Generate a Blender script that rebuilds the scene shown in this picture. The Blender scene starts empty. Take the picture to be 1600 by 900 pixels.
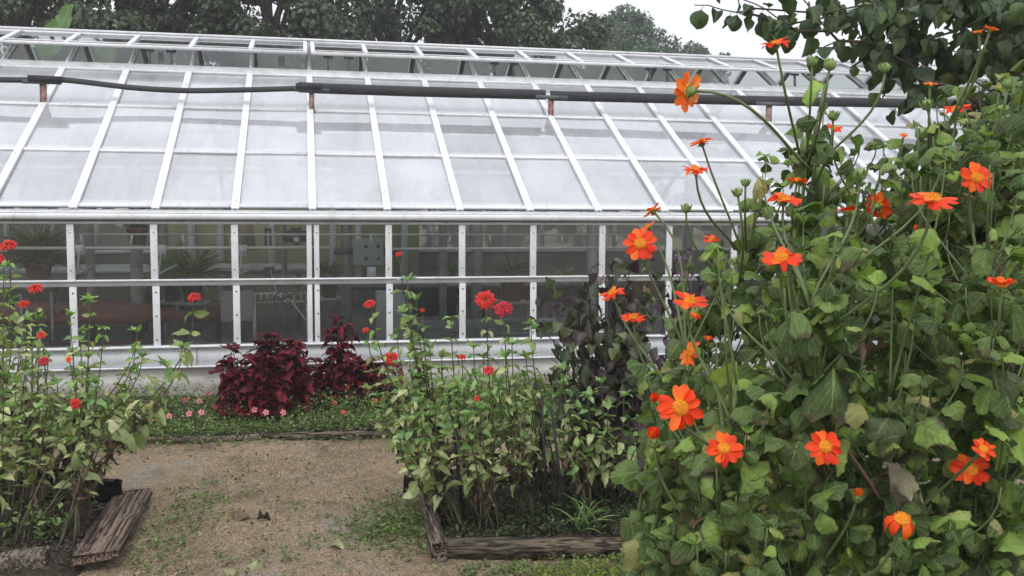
import bpy, math, random
import numpy as np
from mathutils import Matrix, Vector
C = bpy.context.scene
COL = C.collection
RNG = np.random.default_rng(7)
R = math.radians

# ------------------------------------------------------------ camera
F, YAW, PIT, ROL = 1520.4, .208758, .0846622, .00640034
CAM = np.array([0., 0., 1.55])
cy, sy, cp, sp, cr, sr = math.cos(YAW), math.sin(YAW), math.cos(PIT), math.sin(PIT), math.cos(ROL), math.sin(ROL)
fw = np.array([sy*cp, cy*cp, -sp]); rt = np.array([cy, -sy, 0.]); upv = np.cross(rt, fw)
rt2 = cr*rt + sr*upv; up2 = -sr*rt + cr*upv
cam = bpy.data.cameras.new('camera'); co = bpy.data.objects.new('camera', cam); COL.objects.link(co)
co.matrix_world = Matrix(((rt2[0], up2[0], -fw[0], CAM[0]), (rt2[1], up2[1], -fw[1], CAM[1]), (rt2[2], up2[2], -fw[2], CAM[2]), (0, 0, 0, 1)))
cam.sensor_width = 36; cam.lens = 36*F/1600; cam.clip_start = .05; cam.clip_end = 2000
C.camera = co
def ray(px, py): return rt2*(px-800)/F - up2*(py-450)/F + fw
def at_d(px, py, d): return CAM + ray(px, py)*d
def at_y(px, py, Y): r = ray(px, py); return CAM + r*(Y/r[1])
def at_z(px, py, z=0.): r = ray(px, py); return CAM + r*((z-CAM[2])/r[2])

# ------------------------------------------------------------ world, sun, exposure
w = bpy.data.worlds.new('World'); C.world = w; w.use_nodes = True
nt = w.node_tree; nt.nodes.clear()
N = nt.nodes.new; L = nt.links.new
sky = N('ShaderNodeTexSky'); sky.sky_type = 'NISHITA'; sky.sun_disc = False
sky.sun_elevation = R(52); sky.sun_rotation = R(200); sky.air_density = 1.5; sky.dust_density = 6
bw = N('ShaderNodeHueSaturation'); bw.inputs['Saturation'].default_value = .15
L(sky.outputs[0], bw.inputs['Color'])
tc = N('ShaderNodeTexCoord'); sep = N('ShaderNodeSeparateXYZ'); L(tc.outputs['Generated'], sep.inputs[0])
mr = N('ShaderNodeMapRange'); L(sep.outputs['Z'], mr.inputs['Value'])
mr.inputs['From Min'].default_value = 0; mr.inputs['From Max'].default_value = 1
mr.inputs['To Min'].default_value = 9.6; mr.inputs['To Max'].default_value = 15.0
cl = N('ShaderNodeTexNoise'); cl.inputs['Scale'].default_value = 2.2; cl.inputs['Detail'].default_value = 5
L(tc.outputs['Generated'], cl.inputs['Vector'])
mr2 = N('ShaderNodeMapRange'); L(cl.outputs['Fac'], mr2.inputs['Value']); mr2.inputs['To Min'].default_value = .88; mr2.inputs['To Max'].default_value = 1.12
mm = N('ShaderNodeMath'); mm.operation = 'MULTIPLY'; L(mr.outputs[0], mm.inputs[0]); L(mr2.outputs[0], mm.inputs[1])
cc = N('ShaderNodeVectorMath'); cc.operation = 'SCALE'; cc.inputs[0].default_value = (.955, .98, 1.03); L(mm.outputs[0], cc.inputs['Scale'])
mx = N('ShaderNodeMixRGB'); mx.inputs[0].default_value = .86; L(bw.outputs[0], mx.inputs[1]); L(cc.outputs[0], mx.inputs[2])
bg = N('ShaderNodeBackground'); bg.inputs['Strength'].default_value = .1; L(mx.outputs[0], bg.inputs['Color'])
wo = N('ShaderNodeOutputWorld'); L(bg.outputs[0], wo.inputs['Surface'])
sun = bpy.data.lights.new('sun', 'SUN'); sun.energy = 1.0; sun.angle = R(25); sun.color = (1, .97, .92)
so = bpy.data.objects.new('sun', sun); COL.objects.link(so); so.rotation_euler = (R(38), 0, R(-20))
C.view_settings.view_transform = 'Standard'; C.view_settings.look = 'None'
C.view_settings.exposure = 0.3; C.view_settings.gamma = 1; C.view_settings.use_curve_mapping = False
C.cycles.max_bounces = 8; C.cycles.transparent_max_bounces = 24; C.cycles.diffuse_bounces = 3; C.cycles.glossy_bounces = 3
C.cycles.caustics_reflective = False; C.cycles.caustics_refractive = False
C.cycles.sample_clamp_indirect = 4

# ------------------------------------------------------------ mesh helpers
class MB:
    def __init__(s): s.v = []; s.q = []; s.t = []; s.uq = []; s.ut = []; s.n = 0
    def add(s, v, q=None, t=None, uv=None):
        v = np.asarray(v, float); s.v.append(v)
        if uv is None: uv = np.zeros((len(v), 2))
        if q is not None and len(q): q = np.asarray(q, int); s.q.append(q+s.n); s.uq.append(uv[q.ravel()])
        if t is not None and len(t): t = np.asarray(t, int); s.t.append(t+s.n); s.ut.append(uv[t.ravel()])
        s.n += len(v)
    def box(s, lo, hi, M=None, taper=None):
        lo = np.asarray(lo, float); hi = np.asarray(hi, float)
        v = np.array([[lo[0] if not i & 1 else hi[0], lo[1] if not i & 2 else hi[1], lo[2] if not i & 4 else hi[2]] for i in range(8)])
        if M is not None: v = v @ np.array(M)[:3, :3].T + np.array(M)[:3, 3]
        q = [[0, 2, 3, 1], [4, 5, 7, 6], [0, 1, 5, 4], [2, 6, 7, 3], [0, 4, 6, 2], [1, 3, 7, 5]]
        s.add(v, q, None, v[:, :2]); return s
    def bar(s, a, b, wx, wz, up=(0, 0, 1), off=0.):
        """box from a to b; wx wide across, wz thick along up (centred, shifted off)"""
        a = np.asarray(a, float); b = np.asarray(b, float); d = b-a; l = np.linalg.norm(d); d = d/l
        u = np.asarray(up, float); u = u-d*(u@d); u /= np.linalg.norm(u); r = np.cross(d, u)
        M = np.eye(4); M[:3, 0] = r; M[:3, 1] = d; M[:3, 2] = u; M[:3, 3] = a+u*off
        return s.box((-wx/2, 0, -wz/2), (wx/2, l, wz/2), M)
    def tube(s, pts, rad, n=6, cap=True):
        pts = np.asarray(pts, float); m = len(pts); rad = np.broadcast_to(rad, (m,))
        d = np.gradient(pts, axis=0); d /= np.linalg.norm(d, axis=1)[:, None]+1e-9
        u = np.array([1., .13, .02]) if abs(d[0][0]) < .8 else np.array([0, 1., .1])
        vs = []
        an = np.arange(n)*2*math.pi/n
        for i in range(m):
            u = u-d[i]*(u@d[i]); u /= np.linalg.norm(u); w_ = np.cross(d[i], u)
            vs.append(pts[i]+rad[i]*(np.cos(an)[:, None]*u+np.sin(an)[:, None]*w_))
        v = np.concatenate(vs); q = []
        for i in range(m-1):
            for k in range(n): q.append([i*n+k, i*n+(k+1) % n, (i+1)*n+(k+1) % n, (i+1)*n+k])
        t = []
        if cap:
            v = np.concatenate([v, pts[:1], pts[-1:]])
            for k in range(n): t.append([m*n, (k+1) % n, k]); t.append([m*n+1, (m-1)*n+k, (m-1)*n+(k+1) % n])
        uv = np.zeros((len(v), 2)); uv[:m*n, 1] = np.repeat(np.linspace(0, 1, m), n); uv[:m*n, 0] = np.tile(np.arange(n)/n, m)
        s.add(v, q, t, uv); return s
    def lathe(s, c, prof, n=20, M=None):
        an = np.arange(n)*2*math.pi/n
        v = np.concatenate([np.c_[r*np.cos(an), r*np.sin(an), np.full(n, z)] for r, z in prof])
        if M is not None: v = v @ np.asarray(M).T
        v = v+np.asarray(c); q = []
        for i in range(len(prof)-1):
            for k in range(n): q.append([i*n+k, i*n+(k+1) % n, (i+1)*n+(k+1) % n, (i+1)*n+k])
        s.add(v, q); return s
    def leaves(s, tpl, P, D, Nn, S):
        """instances of a leaf template: base P, along D, normal near Nn, size S"""
        P = np.asarray(P, float); D = np.asarray(D, float); Nn = np.asarray(Nn, float); S = np.asarray(S, float)
        if len(P) == 0: return s
        D = D/(np.linalg.norm(D, axis=1)[:, None]+1e-9)
        Nn = Nn-D*np.sum(Nn*D, 1)[:, None]; Nn /= np.linalg.norm(Nn, axis=1)[:, None]+1e-9
        X = np.cross(D, Nn)
        tv, tq, tt, tuv = tpl; k = len(tv)
        if S.ndim == 1: S = np.stack([S, S, S], 1)
        v = (tv[None, :, 0:1]*S[:, None, 0:1]*X[:, None]+tv[None, :, 1:2]*S[:, None, 1:2]*D[:, None]+tv[None, :, 2:3]*S[:, None, 2:3]*Nn[:, None]+P[:, None]).reshape(-1, 3)
        off = (np.arange(len(P))*k)[:, None, None]
        q = (tq[None]+off).reshape(-1, 4) if tq is not None else None
        t = (tt[None]+off).reshape(-1, 3) if tt is not None else None
        s.add(v, q, t, np.tile(tuv, (len(P), 1))); return s
    def build(s, name, mat, parent=None, smooth=False, origin=None, bevel=0):
        me = bpy.data.meshes.new(name)
        v = np.concatenate(s.v) if s.v else np.zeros((0, 3))
        if origin is not None: v = v-np.asarray(origin)
        q = np.concatenate(s.q) if s.q else np.zeros((0, 4), int); t = np.concatenate(s.t) if s.t else np.zeros((0, 3), int)
        me.vertices.add(len(v)); me.vertices.foreach_set('co', v.ravel())
        loops = np.concatenate([q.ravel(), t.ravel()]); me.loops.add(len(loops)); me.loops.foreach_set('vertex_index', loops)
        np_ = len(q)+len(t); me.polygons.add(np_)
        st = np.concatenate([np.arange(len(q))*4, len(q)*4+np.arange(len(t))*3]); me.polygons.foreach_set('loop_start', st)
        me.update(calc_edges=True)
        uv = np.concatenate(s.uq+s.ut) if (s.uq or s.ut) else np.zeros((0, 2))
        if len(uv): me.uv_layers.new(name='uv').data.foreach_set('uv', uv.ravel())
        if smooth: me.polygons.foreach_set('use_smooth', np.ones(np_, bool))
        me.validate()
        ob = bpy.data.objects.new(name, me); COL.objects.link(ob); me.materials.append(mat)
        if origin is not None: ob.location = tuple(origin)
        if parent is not None:
            ob.parent = parent
            if origin is None: ob.matrix_parent_inverse = Matrix.Translation(-Vector(parent_world(parent)))
            else: ob.location = tuple(np.asarray(origin)-np.asarray(parent_world(parent)))
        if bevel:
            b = ob.modifiers.new('bevel', 'BEVEL'); b.width = bevel; b.segments = 2; b.limit_method = 'ANGLE'
        return ob
def parent_world(p):
    l = np.zeros(3)
    while p is not None:
        l = l+np.array(p.location)+(np.array(p.matrix_parent_inverse.translation) if p.parent else 0); p = p.parent
    return tuple(l)
def tag(o, label=None, cat=None, group=None, kind=None):
    for k, v in (('label', label), ('category', cat), ('group', group), ('kind', kind)):
        if v: o[k] = v
    return o
def empty(name, loc, label=None, cat=None, group=None):
    o = bpy.data.objects.new(name, None); COL.objects.link(o); o.location = tuple(loc); o.empty_display_size = .1
    return tag(o, label, cat, group)
def nrm(a): a = np.asarray(a, float); return a/(np.linalg.norm(a)+1e-9)

# ------------------------------------------------------------ materials
def new_mat(name):
    m = bpy.data.materials.new(name); m.use_nodes = True; t = m.node_tree; t.nodes.clear()
    o = t.nodes.new('ShaderNodeOutputMaterial'); return m, t, o
def ramp(t, fac, stops):
    r = t.nodes.new('ShaderNodeValToRGB'); e = r.color_ramp.elements
    while len(e) < len(stops): e.new(.5)
    for i, (p, c) in enumerate(stops): e[i].position = p; e[i].color = (*c, 1) if len(c) == 3 else c
    t.links.new(fac, r.inputs[0]); return r.outputs[0]
def noise(t, scale, detail=4, rough=.55, vec=None, dist=0):
    n = t.nodes.new('ShaderNodeTexNoise'); n.inputs['Scale'].default_value = scale; n.inputs['Detail'].default_value = detail
    n.inputs['Roughness'].default_value = rough; n.inputs['Distortion'].default_value = dist
    if vec is None: vec = coords(t)
    t.links.new(vec, n.inputs['Vector']); return n.outputs['Fac']
def coords(t, scale=None):
    g = t.nodes.new('ShaderNodeNewGeometry'); o = g.outputs['Position']
    if scale:
        m = t.nodes.new('ShaderNodeVectorMath'); m.operation = 'MULTIPLY'; m.inputs[1].default_value = scale; t.links.new(o, m.inputs[0]); o = m.outputs[0]
    return o
def math_(t, op, a, b=None, clamp=False):
    m = t.nodes.new('ShaderNodeMath'); m.operation = op; m.use_clamp = clamp
    for i, x in enumerate((a, b)):
        if x is None: continue
        if isinstance(x, (int, float)): m.inputs[i].default_value = x
        else: t.links.new(x, m.inputs[i])
    return m.outputs[0]
def mixc(t, fac, a, b, mode='MIX'):
    m = t.nodes.new('ShaderNodeMixRGB'); m.blend_type = mode
    for i, x in enumerate((fac, a, b)):
        if isinstance(x, (int, float)): m.inputs[i].default_value = x
        elif isinstance(x, tuple): m.inputs[i].default_value = (*x, 1)
        else: t.links.new(x, m.inputs[i])
    return m.outputs[0]
def bump(t, h, strength=.3, dist=.01):
    b = t.nodes.new('ShaderNodeBump'); b.inputs['Strength'].default_value = strength; b.inputs['Distance'].default_value = dist
    t.links.new(h, b.inputs['Height']); return b.outputs[0]
def princ(t, o, col, rough=.6, metal=0, nrm_=None, spec=.5):
    p = t.nodes.new('ShaderNodeBsdfPrincipled')
    if isinstance(col, tuple): p.inputs['Base Color'].default_value = (*col, 1)
    else: t.links.new(col, p.inputs['Base Color'])
    if isinstance(rough, (int, float)): p.inputs['Roughness'].default_value = rough
    else: t.links.new(rough, p.inputs['Roughness'])
    p.inputs['Metallic'].default_value = metal; p.inputs['Specular IOR Level'].default_value = spec
    if nrm_ is not None: t.links.new(nrm_, p.inputs['Normal'])
    if o is not None: t.links.new(p.outputs[0], o.inputs['Surface'])
    return p.outputs[0]
def simple(name, c1, c2=None, scale=8, rough=.6, metal=0, b=.15, detail=5, stretch=None, spec=.4):
    m, t, o = new_mat(name); c2 = c2 or tuple(x*.75 for x in c1)
    n = noise(t, scale, detail, vec=coords(t, stretch) if stretch else None)
    col = ramp(t, n, [(.32, c2), (.68, c1)])
    n2 = noise(t, scale*6, 3)
    princ(t, o, col, rough, metal, bump(t, n2, b, .004), spec); return m
def leaf_mat(name, stops, veins=0., trans=.3, rough=.5, edge=None, patch=None, patch_amt=.5, spec=.35, vein_c=(.25, .32, .14), nv=6., bumpy=.25):
    """stops: colour ramp over the per-leaf random value"""
    m, t, o = new_mat(name)
    g = t.nodes.new('ShaderNodeNewGeometry')
    col = ramp(t, g.outputs['Random Per Island'], stops)
    pn = noise(t, 22, 3)
    col = mixc(t, .55, col, ramp(t, pn, [(.32, (.28, .28, .28)), (.68, (.82, .82, .82))]), 'OVERLAY')
    nn = None
    if veins or edge:
        u = t.nodes.new('ShaderNodeUVMap'); s_ = t.nodes.new('ShaderNodeSeparateXYZ'); t.links.new(u.outputs[0], s_.inputs[0])
        du = math_(t, 'ABSOLUTE', math_(t, 'SUBTRACT', s_.outputs[0], .5))
    if veins:
        fr = math_(t, 'FRACT', math_(t, 'MULTIPLY', math_(t, 'SUBTRACT', s_.outputs[1], math_(t, 'MULTIPLY', du, .55)), nv))
        sv = math_(t, 'LESS_THAN', math_(t, 'ABSOLUTE', math_(t, 'SUBTRACT', fr, .5)), .045)
        mid = math_(t, 'LESS_THAN', du, .025)
        v = math_(t, 'MAXIMUM', math_(t, 'MULTIPLY', sv, .6), mid)
        col = mixc(t, math_(t, 'MULTIPLY', v, veins), col, vein_c)
        puck = math_(t, 'MULTIPLY', math_(t, 'SINE', math_(t, 'MULTIPLY', fr, 3.14159)), .28)
        pk = math_(t, 'ADD', puck, math_(t, 'MULTIPLY', noise(t, 110, 3), 1.1))
        nn = bump(t, pk, bumpy, .006)
    if edge:
        en = noise(t, 14, 4)
        ev = math_(t, 'MULTIPLY', math_(t, 'SUBTRACT', math_(t, 'ADD', math_(t, 'MULTIPLY', du, 1.1), math_(t, 'MULTIPLY', en, .9)), .93), 9, True)
        col = mixc(t, ev, col, edge)
    if patch:
        pv = math_(t, 'MULTIPLY', math_(t, 'SUBTRACT', noise(t, 7, 5, .7), .55), 6, True)
        col = mixc(t, math_(t, 'MULTIPLY', pv, patch_amt), col, patch)
    p = princ(t, None, col, rough, 0, nn, spec)
    tr = t.nodes.new('ShaderNodeBsdfTranslucent'); t.links.new(mixc(t, 1, col, (1.0, 1.25, .55), 'MULTIPLY'), tr.inputs['Color'])
    ms = t.nodes.new('ShaderNodeMixShader'); ms.inputs[0].default_value = trans
    t.links.new(p, ms.inputs[1]); t.links.new(tr.outputs[0], ms.inputs[2]); t.links.new(ms.outputs[0], o.inputs['Surface'])
    return m
def glass_mat(name, tint, film, film_c, ior, rough=.02, wav=0.):
    """thin pane: mirror-like reflection by Fresnel over clear glass with a film, part dust, part sky reflection put into its colour"""
    m, t, o = new_mat(name)
    tr = t.nodes.new('ShaderNodeBsdfTransparent'); tr.inputs[0].default_value = (*tint, 1)
    df = t.nodes.new('ShaderNodeBsdfDiffuse')
    tl = t.nodes.new('ShaderNodeBsdfTranslucent'); tl.inputs[0].default_value = (*film_c, 1)
    df.inputs[0].default_value = (*film_c, 1)
    fm = t.nodes.new('ShaderNodeMixShader'); fm.inputs[0].default_value = .5; t.links.new(df.outputs[0], fm.inputs[1]); t.links.new(tl.outputs[0], fm.inputs[2])
    n1 = noise(t, 1.3, 5, .6, coords(t, (1, .6, .6))); n2 = noise(t, 30, 4, .7)
    oi = t.nodes.new('ShaderNodeObjectInfo'); uvn = t.nodes.new('ShaderNodeUVMap'); us = t.nodes.new('ShaderNodeSeparateXYZ'); t.links.new(uvn.outputs[0], us.inputs[0])
    n3 = noise(t, 1.6, 6, .7, coords(t, (5, .8, .8)), .5)
    edge = math_(t, 'MULTIPLY', math_(t, 'SUBTRACT', math_(t, 'ABSOLUTE', math_(t, 'SUBTRACT', us.outputs[0], .5)), math_(t, 'ADD', .40, math_(t, 'MULTIPLY', n2, .06))), 12, True)
    lap = math_(t, 'MULTIPLY', math_(t, 'SUBTRACT', math_(t, 'ADD', .09, math_(t, 'MULTIPLY', n2, .05)), us.outputs[1]), 18, True)
    fac = math_(t, 'MULTIPLY', math_(t, 'ADD', math_(t, 'MULTIPLY', n1, 1.1), math_(t, 'ADD', math_(t, 'MULTIPLY', n3, .4), math_(t, 'MULTIPLY', n2, .25))), film)
    fac = math_(t, 'MULTIPLY', fac, math_(t, 'ADD', .82, math_(t, 'MULTIPLY', oi.outputs['Random'], .36)))
    fac = math_(t, 'ADD', fac, math_(t, 'MULTIPLY', math_(t, 'MAXIMUM', edge, lap), film*.45), True)
    a = t.nodes.new('ShaderNodeMixShader'); t.links.new(fac, a.inputs[0]); t.links.new(tr.outputs[0], a.inputs[1]); t.links.new(fm.outputs[0], a.inputs[2])
    gl = t.nodes.new('ShaderNodeBsdfGlossy'); gl.inputs['Roughness'].default_value = rough; gl.inputs['Color'].default_value = (.96, .98, 1, 1)
    g = t.nodes.new('ShaderNodeNewGeometry')
    if wav:
        nn = bump(t, math_(t, 'ADD', noise(t, .9, 2), math_(t, 'MULTIPLY', g.outputs['Random Per Island'], .2)), wav, .05); t.links.new(nn, gl.inputs['Normal'])
    fr = t.nodes.new('ShaderNodeFresnel'); fr.inputs['IOR'].default_value = ior
    b = t.nodes.new('ShaderNodeMixShader'); t.links.new(fr.outputs[0], b.inputs[0]); t.links.new(a.outputs[0], b.inputs[1]); t.links.new(gl.outputs[0], b.inputs[2])
    t.links.new(b.outputs[0], o.inputs['Surface']); return m
def wood_mat(name, c1, c2, axis=(1, 14, 14), cracks=1.):
    m, t, o = new_mat(name)
    v = coords(t, tuple(x*.4 if x < 2 else x for x in axis)); n = noise(t, 3.2, 5, .55, v, .0); n2 = noise(t, 3, 5)
    col = ramp(t, n, [(.4, tuple(x*.25 for x in c2)), (.47, c2), (.56, c1), (.75, tuple(min(1, x*1.35) for x in c1))])
    col = mixc(t, math_(t, 'MULTIPLY', math_(t, 'SUBTRACT', n2, .5), 3, True), col, (.06, .06, .045))
    princ(t, o, col, .85, 0, bump(t, n, .8*cracks, .012), .2); return m

M = {}
def frame_paint():
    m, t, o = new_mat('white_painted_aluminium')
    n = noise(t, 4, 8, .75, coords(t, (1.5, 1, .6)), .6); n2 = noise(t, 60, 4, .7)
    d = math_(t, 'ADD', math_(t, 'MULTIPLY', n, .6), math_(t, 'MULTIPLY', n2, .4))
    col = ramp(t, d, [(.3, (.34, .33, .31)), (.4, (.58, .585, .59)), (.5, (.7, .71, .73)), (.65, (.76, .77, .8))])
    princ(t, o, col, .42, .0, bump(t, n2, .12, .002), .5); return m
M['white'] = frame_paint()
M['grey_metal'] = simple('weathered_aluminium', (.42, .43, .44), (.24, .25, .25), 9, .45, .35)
M['shade_metal'] = simple('grey_shaded_aluminium', (.62, .63, .64), (.45, .46, .46), 9, .5)  # grey metal; on the vent rafters, shade under the vents put into the colour
M['dark_metal'] = simple('dark_painted_steel', (.12, .13, .135), (.06, .065, .07), 9, .5)
M['pipe_metal'] = simple('pale_pipe', (.88, .89, .89), (.7, .71, .71), 12, .4)
M['box_grey'] = simple('grey_enamel', (.46, .475, .48), (.38, .395, .4), 3, .4)
M['rust'] = simple('rusty_bracket', (.3, .1, .07), (.42, .36, .33), 28, .8)
M['rubber'] = simple('black_weathered_rail', (.045, .046, .048), (.018, .018, .019), 14, .75, 0, .3, stretch=(.5, 6, 6))
M['screw'] = simple('dark_screw', (.09, .09, .09), None, 30, .5)
M['roof_glass'] = glass_mat('roof_glass', (.84, .87, .88), .78, (.86, .875, .93), 2.25, .03, .05)  # strong pale film: reflected sky painted in along with the dirt
M['wall_glass'] = glass_mat('wall_glass', (.78, .81, .8), .075, (.55, .56, .55), 1.5, .02, .05)
M['vent_glass'] = glass_mat('vent_glass', (.8, .83, .83), .06, (.7, .72, .72), 1.5, .03)
M['far_glass'] = glass_mat('far_glass', (.62, .66, .65), .26, (.6, .63, .62), 1.5, .05)
M['soil'] = simple('dark_soil', (.07, .055, .042), (.022, .018, .014), 30, .97, 0, 1.0, spec=.1)
M['wood_pale'] = wood_mat('weathered_grey_wood', (.20, .145, .11), (.075, .05, .036), (30, 1.1, 30), 1.5)
M['wood_x'] = wood_mat('weathered_board', (.16, .125, .09), (.06, .045, .035), (1.2, 26, 26))
M['wood_dark'] = wood_mat('damp_dark_board', (.045, .038, .03), (.02, .017, .014), (1.2, 26, 26))
M['wood_y'] = wood_mat('weathered_side_board', (.24, .19, .15), (.09, .065, .05), (26, 1.2, 26))
M['concrete'] = None
def concrete():
    m, t, o = new_mat('rough_concrete')
    n = noise(t, 4, 8, .7); n2 = noise(t, 70, 4, .7)
    col = ramp(t, n, [(.3, (.56, .51, .46)), (.5, (.72, .69, .65)), (.7, (.79, .77, .74))])
    col = mixc(t, .35, col, ramp(t, n2, [(.3, (.3, .3, .3)), (.7, (.75, .75, .75))]), 'OVERLAY')
    g = t.nodes.new('ShaderNodeNewGeometry'); s_ = t.nodes.new('ShaderNodeSeparateXYZ'); t.links.new(g.outputs['Position'], s_.inputs[0])
    toned = math_(t, 'MULTIPLY', math_(t, 'SUBTRACT', math_(t, 'ADD', .13, math_(t, 'MULTIPLY', noise(t, 9, 4), .06)), s_.outputs[2]), 12, True)  # darker brown towards the bottom, with a noisy upper edge
    col = mixc(t, math_(t, 'MULTIPLY', toned, .6), col, (.12, .1, .08))
    princ(t, o, col, .95, 0, bump(t, math_(t, 'ADD', n, math_(t, 'MULTIPLY', n2, .4)), .4, .01), .2); return m
M['concrete'] = concrete()
def ground_mat():
    m, t, o = new_mat('dry_grass_and_grit')
    a = noise(t, 1.7, 7, .7, dist=.5); b = noise(t, 3.1, 7, .7); fine = noise(t, 90, 5, .75); g3 = noise(t, .7, 4)
    straw = ramp(t, fine, [(.32, (.095, .066, .044)), (.5, (.3, .22, .146)), (.66, (.53, .425, .3))])
    grit = ramp(t, noise(t, 140, 3, .8), [(.33, (.06, .052, .045)), (.47, (.22, .2, .18)), (.62, (.6, .57, .53))])
    col = mixc(t, math_(t, 'MULTIPLY', math_(t, 'MULTIPLY', math_(t, 'SUBTRACT', a, .535), 7, True), .75), straw, grit)
    moss = ramp(t, fine, [(.3, (.035, .045, .018)), (.7, (.14, .145, .07))])
    col = mixc(t, math_(t, 'MULTIPLY', math_(t, 'MULTIPLY', math_(t, 'SUBTRACT', b, .53), 7, True), .7), col, moss)
    dark = math_(t, 'MULTIPLY', math_(t, 'SUBTRACT', noise(t, 1.3, 7, .72, dist=.8), .5), 7, True)
    col = mixc(t, math_(t, 'MULTIPLY', dark, .6), col, (.095, .08, .055))
    princ(t, o, col, .95, 0, bump(t, math_(t, 'ADD', fine, noise(t, 25, 4)), .9, .02), .15); return m
M['ground'] = ground_mat()

# leaf palettes
M['tith'] = leaf_mat('tithonia_leaf', [(0, (.045, .078, .024)), (.25, (.075, .118, .036)), (.5, (.11, .17, .052)), (.68, (.15, .225, .062)), (.82, (.2, .3, .066)), (.94, (.27, .4, .085)), (1, (.32, .28, .12))], .6, .34, .6, (.085, .07, .035), (.27, .27, .17), .4, nv=5.5, bumpy=.75, vein_c=(.3, .4, .14))
M['zinn'] = leaf_mat('zinnia_leaf', [(0, (.15, .195, .07)), (.4, (.29, .345, .145)), (.7, (.42, .47, .23)), (.9, (.52, .55, .3)), (1, (.6, .55, .32))], .25, .35, .5, (.2, .14, .07), (.34, .3, .2), .4, nv=5)
M['zinn_fresh'] = leaf_mat('young_zinnia_leaf', [(0, (.13, .24, .09)), (.5, (.22, .35, .13)), (1, (.32, .43, .17))], .25, .35, .45, nv=5)
M['dead'] = leaf_mat('withered_leaf', [(0, (.045, .03, .02)), (.5, (.1, .068, .045)), (1, (.2, .15, .1))], 0, .15, .85)
M['coleus'] = leaf_mat('maroon_leaf', [(0, (.045, .003, .007)), (.5, (.095, .006, .013)), (.85, (.15, .009, .02)), (1, (.22, .015, .03))], .3, .22, .5, vein_c=(.02, .002, .005), nv=7, spec=.25, bumpy=.5)
M['vine'] = leaf_mat('dark_bean_leaf', [(0, (.045, .022, .038)), (.3, (.055, .045, .04)), (.5, (.055, .075, .04)), (.85, (.1, .125, .065)), (1, (.15, .19, .07))], .3, .2, .42, vein_c=(.09, .05, .08), nv=4)
M['vine_purple'] = leaf_mat('purple_bean_leaf', [(0, (.03, .014, .028)), (1, (.1, .035, .085))], 0, .15, .5)
M['tree_near'] = leaf_mat('overhead_tree_leaf', [(0, (.03, .052, .025)), (.6, (.06, .095, .042)), (.92, (.1, .145, .055)), (1, (.17, .2, .07))], .2, .3, .45, nv=5, patch=(.1, .085, .04), patch_amt=.3)
M['tree_a'] = leaf_mat('tree_leaf', [(0, (.05, .066, .042)), (.6, (.1, .128, .075)), (.95, (.15, .18, .1)), (1, (.19, .17, .09))], 0, .22, .55)  # far tree greens lightened, distance haze put into these colours
M['tree_b'] = leaf_mat('brownish_tree_leaf', [(0, (.065, .066, .045)), (.6, (.12, .122, .078)), (1, (.17, .15, .09))], 0, .22, .55)
M['tree_c'] = leaf_mat('green_tree_leaf', [(0, (.05, .085, .055)), (.6, (.085, .14, .075)), (1, (.12, .18, .09))], 0, .22, .55)
M['cover'] = leaf_mat('ground_cover_leaf', [(0, (.055, .085, .025)), (.6, (.12, .18, .05)), (.9, (.19, .26, .08)), (1, (.28, .27, .13))], 0, .3, .55)
M['cover_bright'] = leaf_mat('yellow_green_cover_leaf', [(0, (.08, .12, .015)), (.6, (.17, .22, .03)), (1, (.27, .31, .05))], 0, .3, .5)
M['weed'] = leaf_mat('bed_weed_leaf', [(0, (.02, .03, .012)), (.6, (.045, .065, .022)), (.92, (.09, .12, .04)), (1, (.15, .17, .07))], 0, .25, .6)
M['straw'] = leaf_mat('dry_grass_blade', [(0, (.16, .108, .068)), (.5, (.35, .255, .165)), (.85, (.52, .42, .29)), (1, (.2, .22, .09))], 0, .2, .8)
M['banana'] = leaf_mat('banana_leaf', [(0, (.09, .17, .05)), (1, (.14, .24, .07))], .3, .4, .45, nv=22)
M['pot_plant'] = leaf_mat('glasshouse_leaf', [(0, (.09, .15, .05)), (.6, (.2, .28, .09)), (1, (.34, .38, .15))], 0, .3, .5)
M['stem'] = simple('green_stem', (.14, .19, .07), (.09, .12, .05), 20, .6)
M['stem_dull'] = simple('dull_stem', (.1, .095, .05), (.055, .04, .026), 20, .7)
M['stem_dark'] = simple('dark_stem', (.03, .025, .022), (.018, .012, .014), 20, .6)
M['brown_stalk'] = simple('brown_stalk', (.17, .085, .05), (.09, .05, .03), 20, .7)
M['bark'] = simple('bark', (.085, .075, .06), (.035, .03, .025), 14, .9, 0, 1)
M['stake'] = simple('black_stake', (.018, .019, .018), None, 20, .6)
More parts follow.
